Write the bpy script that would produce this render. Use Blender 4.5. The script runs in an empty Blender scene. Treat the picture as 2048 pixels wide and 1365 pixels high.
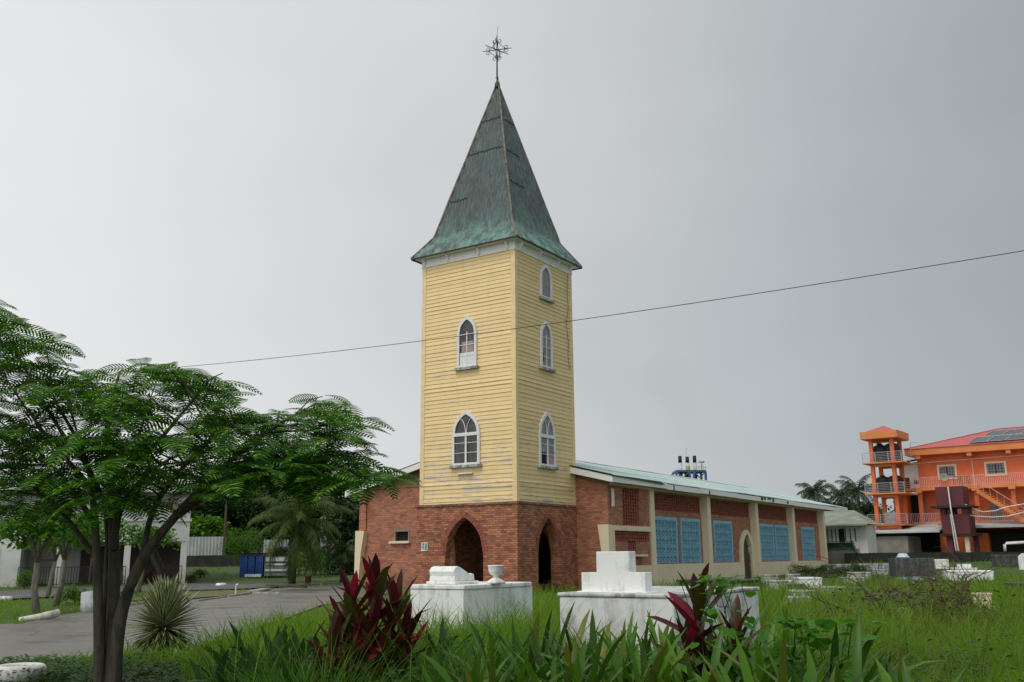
import bpy, math, random
import numpy as np
from mathutils import Vector, Matrix
R = math.radians
S = bpy.context.scene
C = S.collection
# ---------------------------------------------------------------- camera
FPX, PIT, ROL = 1918.0, 0.222, -0.008
CP, SP = math.cos(PIT), math.sin(PIT)
FW = np.array([0, CP, SP]); U0 = np.array([0, -SP, CP]); R0 = np.array([1.0, 0, 0])
RT = R0*math.cos(ROL)+U0*math.sin(ROL); UP = -R0*math.sin(ROL)+U0*math.cos(ROL)
CAM = np.array([0, 0, 1.6])
cd = bpy.data.cameras.new('camera'); cam = bpy.data.objects.new('camera', cd); C.objects.link(cam)
cam.matrix_world = Matrix(((RT[0], UP[0], -FW[0], 0), (RT[1], UP[1], -FW[1], 0), (RT[2], UP[2], -FW[2], 1.6), (0, 0, 0, 1)))
cd.sensor_width = 36; cd.lens = FPX/2048*36; cd.clip_end = 5000; cd.clip_start = 0.1
S.camera = cam
# ---------------------------------------------------------------- world
SUN_EL, SUN_AZ = R(58), R(218)      # azimuth clockwise from +Y
w = bpy.data.worlds.new('World'); S.world = w; w.use_nodes = True
nt = w.node_tree; nt.nodes.clear()
def wn(t, **k):
    n = nt.nodes.new(t)
    for a, b in k.items(): setattr(n, a, b)
    return n
sky = wn('ShaderNodeTexSky', sky_type='NISHITA'); sky.sun_disc = False; sky.sun_elevation = SUN_EL; sky.sun_rotation = SUN_AZ
bg1 = wn('ShaderNodeBackground'); bg1.inputs[1].default_value = 0.05
bg2 = wn('ShaderNodeBackground'); bg2.inputs[1].default_value = 1.0
mx = wn('ShaderNodeMixShader'); mx.inputs[0].default_value = 0.93
out = wn('ShaderNodeOutputWorld')
tc = wn('ShaderNodeTexCoord'); sep = wn('ShaderNodeSeparateXYZ')
nt.links.new(tc.outputs['Generated'], sep.inputs[0])
# overcast cloud deck: brighter to the left, darker rain cloud to the right
mr = wn('ShaderNodeMapRange'); mr.inputs[1].default_value = -0.5; mr.inputs[2].default_value = 0.55
nz = wn('ShaderNodeTexNoise'); nz.inputs['Scale'].default_value = 1.6; nz.inputs['Detail'].default_value = 4; nz.inputs['Roughness'].default_value = .5
mp = wn('ShaderNodeMapping'); mp.inputs['Scale'].default_value = (1, 1, 2.2); nt.links.new(tc.outputs['Generated'], mp.inputs[0]); nt.links.new(mp.outputs[0], nz.inputs['Vector'])
ma = wn('ShaderNodeMath', operation='MULTIPLY_ADD'); ma.inputs[1].default_value = 0.5; nt.links.new(nz.outputs['Fac'], ma.inputs[0])
ms = wn('ShaderNodeMath', operation='SUBTRACT'); nt.links.new(sep.outputs[0], ms.inputs[0]); ms.inputs[1].default_value = 0.25
nt.links.new(ms.outputs[0], ma.inputs[2]); nt.links.new(ma.outputs[0], mr.inputs[0])
cr = wn('ShaderNodeValToRGB'); e = cr.color_ramp.elements
e[0].position = 0; e[0].color = (.87, .875, .885, 1); e[1].position = 1; e[1].color = (.38, .42, .445, 1)
x = e.new(.42); x.color = (.69, .705, .72, 1); x = e.new(.72); x.color = (.51, .54, .555, 1)
nt.links.new(mr.outputs[0], cr.inputs[0])
mz = wn('ShaderNodeMapRange'); mz.inputs[1].default_value = .5; mz.inputs[2].default_value = .95; mz.inputs[3].default_value = 1; mz.inputs[4].default_value = 1.15
nt.links.new(sep.outputs[2], mz.inputs[0])
my = wn('ShaderNodeMapRange'); my.inputs[1].default_value = .1; my.inputs[2].default_value = -.7; my.inputs[3].default_value = 1; my.inputs[4].default_value = 1.55   # extra sky brightness added behind the viewer to light the nave side
nt.links.new(sep.outputs[1], my.inputs[0]); mm_ = wn('ShaderNodeMath', operation='MULTIPLY'); nt.links.new(mz.outputs[0], mm_.inputs[0]); nt.links.new(my.outputs[0], mm_.inputs[1])
mul = wn('ShaderNodeVectorMath', operation='SCALE'); nt.links.new(cr.outputs[0], mul.inputs[0]); nt.links.new(mm_.outputs[0], mul.inputs['Scale'])
nt.links.new(mul.outputs[0], bg2.inputs[0]); nt.links.new(sky.outputs[0], bg1.inputs[0])
nt.links.new(bg1.outputs[0], mx.inputs[1]); nt.links.new(bg2.outputs[0], mx.inputs[2]); nt.links.new(mx.outputs[0], out.inputs[0])
sd = bpy.data.lights.new('sun', 'SUN'); sd.energy = 1.25; sd.angle = R(22); sd.color = (1, .92, .80)
so = bpy.data.objects.new('sun', sd); C.objects.link(so)
sdir = Vector((math.sin(SUN_AZ)*math.cos(SUN_EL), math.cos(SUN_AZ)*math.cos(SUN_EL), math.sin(SUN_EL)))
so.rotation_euler = sdir.to_track_quat('Z', 'Y').to_euler(); so.location = (0, 0, 60)
S.view_settings.view_transform = 'Standard'; S.view_settings.look = 'None'; S.view_settings.exposure = 0; S.view_settings.gamma = 1
S.cycles.max_bounces = 6; S.cycles.transparent_max_bounces = 8
# ---------------------------------------------------------------- helpers: pixels of a 2048 x 1365 survey -> metres
def ray(px, py): return FW+RT*(px-1024)/FPX+UP*(682.5-py)/FPX
def at(px, py, Y):
    d = ray(px, py); return Vector(CAM+d*(Y/d[1]))
def sm(t): t = min(1, max(0, t)); return t*t*(3-2*t)
def terr(x, y): return 1.35*sm((y-60)/38) + 0.03*math.sin(x*.7+1)*math.sin(y*.5)
def G(px, py, off=0.0):
    d = ray(px, py); lo = 2.0
    for i in range(4000):
        t = 2+i*.05; X = CAM+d*t
        if X[2]-off <= terr(X[0], X[1]): return Vector((X[0], X[1], terr(X[0], X[1])))
    X = CAM+d*200; return Vector(X)
YAW = .581
NX, NY = .157, 44.374
AX = Vector((math.cos(YAW), -math.sin(YAW), 0)); AY = Vector((math.sin(YAW), math.cos(YAW), 0))
# ---------------------------------------------------------------- materials
MATS = {}
def nodes(name):
    m = bpy.data.materials.new(name); m.use_nodes = True; n = m.node_tree
    return m, n, n.nodes['Principled BSDF']
def add(n, t, **k):
    x = n.nodes.new(t)
    for a, b in k.items():
        if a.startswith('i_'): x.inputs[a[2:].replace('_', ' ')].default_value = b
        else: setattr(x, a, b)
    return x
def c4(c): return (c[0], c[1], c[2], 1)
def noise(n, scale, detail=4, rough=.6, mapscale=None, coord='Object'):
    t = add(n, 'ShaderNodeTexCoord'); z = add(n, 'ShaderNodeTexNoise'); z.inputs['Scale'].default_value = scale; z.inputs['Detail'].default_value = detail; z.inputs['Roughness'].default_value = rough
    if mapscale:
        mp = add(n, 'ShaderNodeMapping'); mp.inputs['Scale'].default_value = mapscale; n.links.new(t.outputs[coord], mp.inputs[0]); n.links.new(mp.outputs[0], z.inputs['Vector'])
    else: n.links.new(t.outputs[coord], z.inputs['Vector'])
    return z.outputs['Fac']
def ramp(n, fac, stops):
    r = add(n, 'ShaderNodeValToRGB'); e = r.color_ramp.elements
    e[0].position, e[0].color = stops[0][0], c4(stops[0][1]); e[1].position, e[1].color = stops[-1][0], c4(stops[-1][1])
    for p, c in stops[1:-1]: q = e.new(p); q.color = c4(c)
    n.links.new(fac, r.inputs[0]); return r.outputs[0]
def mixc(n, fac, a, b, mode='MIX'):
    m = add(n, 'ShaderNodeMix', data_type='RGBA', blend_type=mode)
    for i, v in ((0, fac), (6, a), (7, b)):
        if isinstance(v, (float, int)): m.inputs[i].default_value = v
        elif isinstance(v, tuple): m.inputs[i].default_value = c4(v)
        else: n.links.new(v, m.inputs[i])
    return m.outputs[2]
def bump(n, b, h, s=.3, d=.02):
    x = add(n, 'ShaderNodeBump'); x.inputs['Strength'].default_value = s; x.inputs['Distance'].default_value = d
    n.links.new(h, x.inputs['Height']); n.links.new(x.outputs[0], b.inputs['Normal'])
def mat(name, c, c2=None, scale=3, rough=.75, bmp=0, mapscale=None, metal=0, lo=.35, hi=.65):
    if name in MATS: return MATS[name]
    m, n, b = nodes(name); c2 = c2 or tuple(v*.72 for v in c)
    f = noise(n, scale, 6, .65, mapscale)
    n.links.new(ramp(n, f, [(lo, c2), (hi, c)]), b.inputs['Base Color'])
    b.inputs['Roughness'].default_value = rough; b.inputs['Metallic'].default_value = metal
    if bmp: bump(n, b, noise(n, scale*4, 4, .6, mapscale), bmp)
    MATS[name] = m; return m
def leafmat(name, cols, trans=.35, rough=.5, patch=None, pscale=.25):
    m, n, b = nodes(name); g = add(n, 'ShaderNodeNewGeometry')
    k = len(cols); col = ramp(n, g.outputs['Random Per Island'], [(i/(k-1), c) for i, c in enumerate(cols)])
    if patch:
        col = mixc(n, ramp(n, noise(n, pscale, 5, .65), [(.42, (0, 0, 0)), (.62, (1, 1, 1))]), col, patch)
    n.links.new(col, b.inputs['Base Color']); b.inputs['Roughness'].default_value = rough
    b.inputs['Specular IOR Level'].default_value = .16
    t = add(n, 'ShaderNodeBsdfTranslucent'); tcx = mixc(n, 1.0, col, (1.6, 1.7, .8), 'MULTIPLY'); n.links.new(tcx, t.inputs[0])
    mm = add(n, 'ShaderNodeMixShader'); mm.inputs[0].default_value = trans
    n.links.new(b.outputs[0], mm.inputs[1]); n.links.new(t.outputs[0], mm.inputs[2]); n.links.new(mm.outputs[0], n.nodes['Material Output'].inputs[0])
    return m
def brickmat(name, c1, c2, mortar, stain=.5):
    m, n, b = nodes(name); t = add(n, 'ShaderNodeTexCoord'); s = add(n, 'ShaderNodeSeparateXYZ'); n.links.new(t.outputs['Object'], s.inputs[0])
    a = add(n, 'ShaderNodeMath', operation='ADD'); n.links.new(s.outputs[0], a.inputs[0]); n.links.new(s.outputs[1], a.inputs[1])
    cb = add(n, 'ShaderNodeCombineXYZ'); n.links.new(a.outputs[0], cb.inputs[0]); n.links.new(s.outputs[2], cb.inputs[1])
    # slightly wavering courses
    br = add(n, 'ShaderNodeTexBrick'); br.inputs['Scale'].default_value = 1; br.inputs['Brick Width'].default_value = .30; br.inputs['Row Height'].default_value = .1
    br.inputs['Mortar Size'].default_value = .014; br.inputs['Mortar Smooth'].default_value = .3; br.inputs['Bias'].default_value = -.1
    br.inputs['Color1'].default_value = c4(c1); br.inputs['Color2'].default_value = c4(c2); br.inputs['Mortar'].default_value = c4(mortar)
    n.links.new(cb.outputs[0], br.inputs['Vector'])
    br2 = add(n, 'ShaderNodeTexBrick'); br2.inputs['Scale'].default_value = 1; br2.inputs['Brick Width'].default_value = .30; br2.inputs['Row Height'].default_value = .1; br2.inputs['Mortar Size'].default_value = 0.011
    br2.inputs['Color1'].default_value = (1, 1, 1, 1); br2.inputs['Color2'].default_value = (0, 0, 0, 1); br2.inputs['Mortar'].default_value = (1, 1, 1, 1); br2.inputs['Bias'].default_value = -.2; br2.offset = .5
    ad = add(n, 'ShaderNodeVectorMath', operation='ADD'); ad.inputs[1].default_value = (.30*7, .1*22, 0); n.links.new(cb.outputs[0], ad.inputs[0]); n.links.new(ad.outputs[0], br2.inputs['Vector'])
    dark = ramp(n, br2.outputs['Color'], [(.0, (.32, .30, .33)), (.22, (1, 1, 1))])
    nz2 = noise(n, .45, 6, .7); dk = mixc(n, ramp(n, nz2, [(.38, (1, 1, 1)), (.6, (.45, .45, .45))]), br.outputs['Color'], dark, 'MULTIPLY')
    blot = ramp(n, noise(n, 1.3, 8, .7), [(.3, (stain, stain*.98, stain*.98)), (.55, (1, 1, 1))])
    col = mixc(n, 1.0, dk, blot, 'MULTIPLY')
    n.links.new(col, b.inputs['Base Color']); b.inputs['Roughness'].default_value = .85
    inv = add(n, 'ShaderNodeMath', operation='SUBTRACT'); inv.inputs[0].default_value = 1; n.links.new(br.outputs['Fac'], inv.inputs[1]); bump(n, b, inv.outputs[0], .6, .012)
    return m
def sidingmat(name, c, grey, peel):
    m, n, b = nodes(name); t = add(n, 'ShaderNodeTexCoord'); s = add(n, 'ShaderNodeSeparateXYZ'); n.links.new(t.outputs['Object'], s.inputs[0])
    h = add(n, 'ShaderNodeMath', operation='ADD'); n.links.new(s.outputs[0], h.inputs[0]); n.links.new(s.outputs[1], h.inputs[1])
    z1 = add(n, 'ShaderNodeMath', operation='SUBTRACT'); n.links.new(s.outputs[2], z1.inputs[0]); z1.inputs[1].default_value = 4.12
    dv = add(n, 'ShaderNodeMath', operation='DIVIDE'); n.links.new(z1.outputs[0], dv.inputs[0]); dv.inputs[1].default_value = BH
    fl = add(n, 'ShaderNodeMath', operation='FLOOR'); n.links.new(dv.outputs[0], fl.inputs[0])
    wn_ = add(n, 'ShaderNodeTexWhiteNoise', noise_dimensions='1D'); n.links.new(fl.outputs[0], wn_.inputs['W'])
    cb = add(n, 'ShaderNodeCombineXYZ'); k = add(n, 'ShaderNodeMath', operation='MULTIPLY'); k.inputs[1].default_value = .55; n.links.new(h.outputs[0], k.inputs[0])
    n.links.new(k.outputs[0], cb.inputs[0]); q = add(n, 'ShaderNodeMath', operation='MULTIPLY'); q.inputs[1].default_value = 3.1; n.links.new(fl.outputs[0], q.inputs[0]); n.links.new(q.outputs[0], cb.inputs[1])
    zz = add(n, 'ShaderNodeMath', operation='MULTIPLY'); zz.inputs[1].default_value = 3.0; n.links.new(s.outputs[2], zz.inputs[0]); n.links.new(zz.outputs[0], cb.inputs[2])
    ns = add(n, 'ShaderNodeTexNoise'); ns.inputs['Scale'].default_value = 1; ns.inputs['Detail'].default_value = 7; ns.inputs['Roughness'].default_value = .72; n.links.new(cb.outputs[0], ns.inputs['Vector'])
    # more peeling low on the tower
    zr = add(n, 'ShaderNodeMapRange'); zr.inputs[1].default_value = 3.8; zr.inputs[2].default_value = 11.5; zr.inputs[3].default_value = peel; zr.inputs[4].default_value = -.03; n.links.new(s.outputs[2], zr.inputs[0])
    sm_ = add(n, 'ShaderNodeMath', operation='ADD'); n.links.new(ns.outputs['Fac'], sm_.inputs[0]); n.links.new(zr.outputs[0], sm_.inputs[1])
    mask = ramp(n, sm_.outputs[0], [(.615, (0, 0, 0)), (.665, (.85, .85, .85))])
    base = mixc(n, wn_.outputs['Value'], c, tuple(v*.9 for v in c))
    base = mixc(n, ramp(n, noise(n, 2.2, 8, .7, (1, 1, .35)), [(.3, (.25, .25, .25)), (.55, (0, 0, 0))]), base, tuple(v*.62 for v in c))
    n.links.new(mixc(n, mask, base, grey), b.inputs['Base Color']); b.inputs['Roughness'].default_value = .7
    return m
def stainmat(name, c, dark, amt=.5, up=.4, scale=1.4):
    """whitewashed masonry with vertical mould streaks"""
    if name in MATS: return MATS[name]
    m, n, b = nodes(name)
    st = noise(n, scale, 9, .75, (3.0, 3.0, .35)); bl = noise(n, scale*1.7, 8, .75)
    mu = add(n, 'ShaderNodeMath', operation='MULTIPLY'); n.links.new(st, mu.inputs[0]); n.links.new(bl, mu.inputs[1])
    f = ramp(n, mu.outputs[0], [(up*.62, (0, 0, 0)), (up*1.05, (amt, amt, amt))])
    n.links.new(mixc(n, f, c, dark), b.inputs['Base Color']); b.inputs['Roughness'].default_value = .8
    bump(n, b, bl, .25, .02); MATS[name] = m; return m
BH = .2
M = {}
M['brick'] = brickmat('brick', (.56, .20, .085), (.19, .062, .042), (.12, .09, .075), .55)
M['brick2'] = brickmat('brick_side', (.54, .20, .10), (.27, .095, .06), (.20, .15, .12), .65)
M['brickplain'] = mat('brick_block', (.36, .10, .06), (.16, .045, .03), 4)
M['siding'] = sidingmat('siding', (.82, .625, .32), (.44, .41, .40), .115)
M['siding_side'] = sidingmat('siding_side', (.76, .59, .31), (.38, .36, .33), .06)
M['yellow'] = mat('yellow_paint', (.82, .63, .33), (.66, .52, .28), 2, .6)
M['white'] = stainmat('old_white_paint', (.76, .75, .72), (.16, .14, .12), .5, .46, 2.5)
M['frame'] = stainmat('weathered_frame_paint', (.72, .72, .72), (.18, .17, .17), .75, .42, 6)
M['beige'] = stainmat('beige_render', (.70, .61, .42), (.25, .2, .13), .3, .42, .8)
M['tomb'] = stainmat('whitewash', (.80, .81, .80), (.15, .17, .13), .7, .38, 1.2)
M['tombgrey'] = stainmat('mouldy_whitewash', (.52, .53, .51), (.07, .085, .06), .9, .30, 1.6)
M['tombdark'] = stainmat('blackened_tomb', (.12, .125, .12), (.02, .025, .02), .8, .26, 2)
M['concrete'] = mat('concrete', (.42, .40, .36), (.16, .16, .14), 2, .85, .3)
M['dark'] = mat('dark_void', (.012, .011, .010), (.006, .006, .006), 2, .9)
M['wood_dark'] = mat('brown_door', (.07, .04, .025), (.03, .02, .013), 3, .6)
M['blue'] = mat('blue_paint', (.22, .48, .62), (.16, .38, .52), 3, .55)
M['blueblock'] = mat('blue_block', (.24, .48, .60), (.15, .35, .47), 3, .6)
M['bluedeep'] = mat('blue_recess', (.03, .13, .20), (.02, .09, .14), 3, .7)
M['iron'] = mat('black_iron', (.02, .02, .022), (.035, .022, .015), 8, .5, metal=.3)
M['soil'] = mat('soil', (.07, .045, .025), (.03, .02, .01), 8, .95, .5)
M['bark'] = mat('bark', (.10, .085, .06), (.035, .03, .022), 5, .9, .6, (3, 3, .6))
M['barkpale'] = mat('pale_bark', (.26, .23, .18), (.10, .085, .06), 5, .9, .5, (3, 3, .6))
M['brown'] = mat('dead_twig', (.10, .055, .035), (.05, .028, .02), 8, .9)
M['orange'] = mat('orange_paint', (.72, .165, .045), (.60, .13, .04), .8, .6)
M['orange2'] = mat('orange_trim', (.72, .25, .07), (.60, .19, .06), .8, .6)
M['redroof'] = mat('red_roof', (.52, .10, .085), (.43, .085, .08), .6, .5)
M['maroon'] = mat('maroon_paint', (.13, .022, .03), (.08, .018, .02), 1, .7)
M['black'] = mat('black_plastic', (.008, .009, .011), (.013, .014, .016), 3, .7)
M['steel'] = mat('steel', (.45, .46, .47), (.3, .3, .31), 3, .4, metal=.4)
M['whitewall'] = mat('white_wall', (.70, .70, .68), (.5, .5, .47), .5, .8)
M['greyblock'] = mat('grey_block_wall', (.30, .28, .24), (.2, .19, .165), 1.2, .9)
M['greyroof'] = mat('mossy_grey_roof', (.28, .29, .26), (.15, .18, .12), .8, .8)
M['greenpaint'] = mat('green_paint', (.01, .075, .045), (.008, .05, .03), 2, .5)
M['trim'] = mat('cream_trim', (.75, .62, .45), (.65, .52, .36), 2, .6)
M['pink'] = mat('faded_rail', (.62, .42, .38), (.5, .3, .26), 2, .6)
M['solar'] = mat('solar_cell', (.018, .022, .035), (.025, .03, .045), 3, .2)
M['wallblack'] = mat('blackened_wall', (.012, .013, .010), (.028, .030, .022), 1.5, .9)
M['blueplastic'] = mat('blue_tarpaulin', (.02, .09, .30), (.006, .03, .12), 3, .45)
M['blueframe'] = mat('blue_steel', (.03, .12, .24), (.02, .08, .17), 3, .5)
M['pipewhite'] = mat('white_pipe', (.72, .72, .70), (.55, .55, .52), 4, .5)
M['terracotta'] = mat('terracotta', (.22, .06, .03), (.12, .04, .02), 4, .8)
M['zincwhite'] = mat('white_zinc_sheet', (.55, .57, .57), (.40, .42, .42), .6, .6)
def glassmat(name, c, rough=.08, c2=None):
    m, n, b = nodes(name); f = noise(n, 2.5, 5, .6)
    n.links.new(ramp(n, f, [(.4, c), (.6, c2 or c)]), b.inputs['Base Color']); b.inputs['Roughness'].default_value = rough; b.inputs['Specular IOR Level'].default_value = .6
    return m
M['glass'] = glassmat('dark_glass', (.010, .012, .014), .1, (.05, .04, .04))
M['glassgrey'] = glassmat('sky_grey_glass', (.22, .23, .24), .25, (.15, .155, .16))  # light grey puts reflected sky into the tower panes' colour; also grey doors
M['cloth'] = mat('faded_curtain', (.42, .29, .27), (.28, .23, .22), 5)
# corrugated copper-green spire
def spiremat():
    m, n, b = nodes('green_corrugated_iron')
    g = noise(n, 1.1, 8, .72); s = noise(n, 5, 6, .7, (1, 1, .06))
    base = ramp(n, g, [(.28, (.078, .078, .068)), (.42, (.056, .074, .074)), (.58, (.056, .095, .097)), (.74, (.10, .175, .172))])
    rust = ramp(n, s, [(.52, (0, 0, 0)), (.66, (1, 1, 1))])
    col = mixc(n, rust, base, (.115, .105, .085))
    s2 = noise(n, 9, 5, .7, (1, 1, .05)); col = mixc(n, 1.0, col, ramp(n, s2, [(.35, (.55, .55, .58)), (.6, (1.35, 1.35, 1.35))]), 'MULTIPLY')
    t = add(n, 'ShaderNodeTexCoord'); sp = add(n, 'ShaderNodeSeparateXYZ'); n.links.new(t.outputs['Object'], sp.inputs[0])
    zr = add(n, 'ShaderNodeMapRange'); zr.inputs[1].default_value = 19.2; zr.inputs[2].default_value = 17.2; n.links.new(sp.outputs[2], zr.inputs[0])
    mm = add(n, 'ShaderNodeMath', operation='MULTIPLY'); n.links.new(zr.outputs[0], mm.inputs[0]); fx = ramp(n, noise(n, 2.3, 8, .75, (1, 1, .5)), [(.42, (0, 0, 0)), (.6, (1, 1, 1))]); n.links.new(fx, mm.inputs[1])
    col = mixc(n, mm.outputs[0], col, (.14, .28, .24))
    n.links.new(col, b.inputs['Base Color']); b.inputs['Roughness'].default_value = .65
    return m
M['spire'] = spiremat()
M['hip'] = mat('rusty_grey_ridge', (.24, .22, .19), (.12, .07, .045), 3, .8)
M['aqua'] = mat('aqua_roof_sheet', (.44, .57, .55), (.28, .39, .37), .9, .55, mapscale=(.25, 1.6, .25), lo=.3, hi=.6)
M['aquawhite'] = mat('faded_ridge_sheet', (.60, .62, .60), (.42, .46, .45), 1.5, .6)
# asphalt/concrete drive
def drivemat():
    m, n, b = nodes('wet_concrete_drive'); a = noise(n, .25, 8, .65); f = noise(n, 2.2, 9, .75, (.6, 1.6, 1))
    c = ramp(n, a, [(.32, (.045, .04, .03)), (.48, (.115, .10, .08)), (.66, (.22, .20, .165))])
    col = mixc(n, ramp(n, f, [(.35, (.75, .75, .75)), (.6, (0, 0, 0))]), c, (.07, .075, .055))
    v = add(n, 'ShaderNodeTexVoronoi', feature='DISTANCE_TO_EDGE'); v.inputs['Scale'].default_value = .4; t = add(n, 'ShaderNodeTexCoord')
    nz = add(n, 'ShaderNodeTexNoise'); nz.inputs['Scale'].default_value = 1.5; n.links.new(t.outputs['Object'], nz.inputs['Vector'])
    n.links.new(mixc(n, .25, t.outputs['Object'], nz.outputs['Color'], 'ADD'), v.inputs['Vector'])
    col = mixc(n, ramp(n, v.outputs['Distance'], [(.006, (.8, .8, .8)), (.02, (0, 0, 0))]), col, (.04, .04, .03))
    n.links.new(col, b.inputs['Base Color'])
    r = ramp(n, a, [(.38, (.22, .22, .22)), (.6, (.65, .65, .65))]); n.links.new(r, b.inputs['Roughness']); bump(n, b, f, .2, .02)
    return m
M['drive'] = drivemat()
M['asphalt'] = mat('old_asphalt', (.10, .10, .095), (.04, .042, .035), .9, .6, .3)
def groundmat():
    m, n, b = nodes('grassy_ground')
    a = noise(n, .12, 8, .7); f = noise(n, 2.5, 8, .75)
    c = ramp(n, a, [(.3, (.032, .062, .012)), (.5, (.055, .105, .018)), (.68, (.10, .13, .03))])
    n.links.new(mixc(n, ramp(n, f, [(.4, (.7, .7, .7)), (.6, (0, 0, 0))]), c, (.03, .045, .012)), b.inputs['Base Color']); b.inputs['Roughness'].default_value = .95
    bump(n, b, f, .7, .1); return m
M['ground'] = groundmat()
M['grass'] = leafmat('grass_blade', [(.06, .135, .008), (.10, .215, .012), (.15, .28, .016), (.08, .175, .010), (.25, .27, .07)], .42, .5, (.13, .235, .02), .22)
M['poinciana'] = leafmat('feathery_leaf', [(.014, .048, .007), (.022, .08, .009), (.04, .125, .011), (.065, .18, .014), (.17, .32, .02)], .33, .5)
M['lily'] = leafmat('strap_leaf', [(.03, .08, .010), (.05, .13, .012), (.085, .19, .015), (.035, .10, .012), (.022, .06, .010), (.15, .16, .03), (.04, .12, .012)], .25, .32)
M['lilydark'] = leafmat('dark_strap_leaf', [(.015, .05, .018), (.03, .08, .02), (.045, .10, .02)], .2, .35)
M['vine'] = leafmat('heart_leaf', [(.04, .14, .015), (.07, .20, .02)], .35, .35)
M['cordy'] = leafmat('crimson_leaf', [(.03, .009, .010), (.055, .010, .014), (.04, .022, .010), (.15, .011, .028), (.035, .012, .010), (.045, .075, .015), (.06, .012, .012), (.30, .02, .055)], .25, .3)
M['canopy'] = leafmat('broad_leaf', [(.03, .09, .012), (.06, .16, .015), (.10, .24, .02)], .35, .45)
M['darkcanopy'] = leafmat('dark_tree_leaf', [(.012, .032, .012), (.02, .05, .015), (.035, .07, .02)], .2, .6)
M['brightcanopy'] = leafmat('bright_tree_leaf', [(.05, .12, .012), (.09, .20, .015), (.07, .16, .012)], .35, .5)
M['palm'] = leafmat('palm_leaf', [(.025, .05, .012), (.045, .085, .016), (.085, .115, .022)], .2, .5)
M['palmdark'] = leafmat('far_palm_leaf', [(.02, .04, .02), (.03, .06, .028), (.045, .075, .03)], .2, .6)
M['hedge'] = leafmat('hedge_leaf', [(.025, .07, .012), (.05, .12, .015)], .25, .5)
M['dry'] = leafmat('dry_weed', [(.16, .11, .06), (.10, .10, .04), (.07, .12, .03)], .2, .7)
def yuccamat():
    m, n, b = nodes('variegated_leaf'); a = add(n, 'ShaderNodeAttribute', attribute_name='u')
    n.links.new(ramp(n, a.outputs['Fac'], [(.0, (.50, .48, .27)), (.22, (.42, .42, .2)), (.27, (.03, .08, .03)), (.73, (.03, .08, .03)), (.78, (.42, .42, .2)), (1, (.50, .48, .27))]), b.inputs['Base Color']); b.inputs['Roughness'].default_value = .45
    return m
M['yucca'] = yuccamat()
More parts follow.
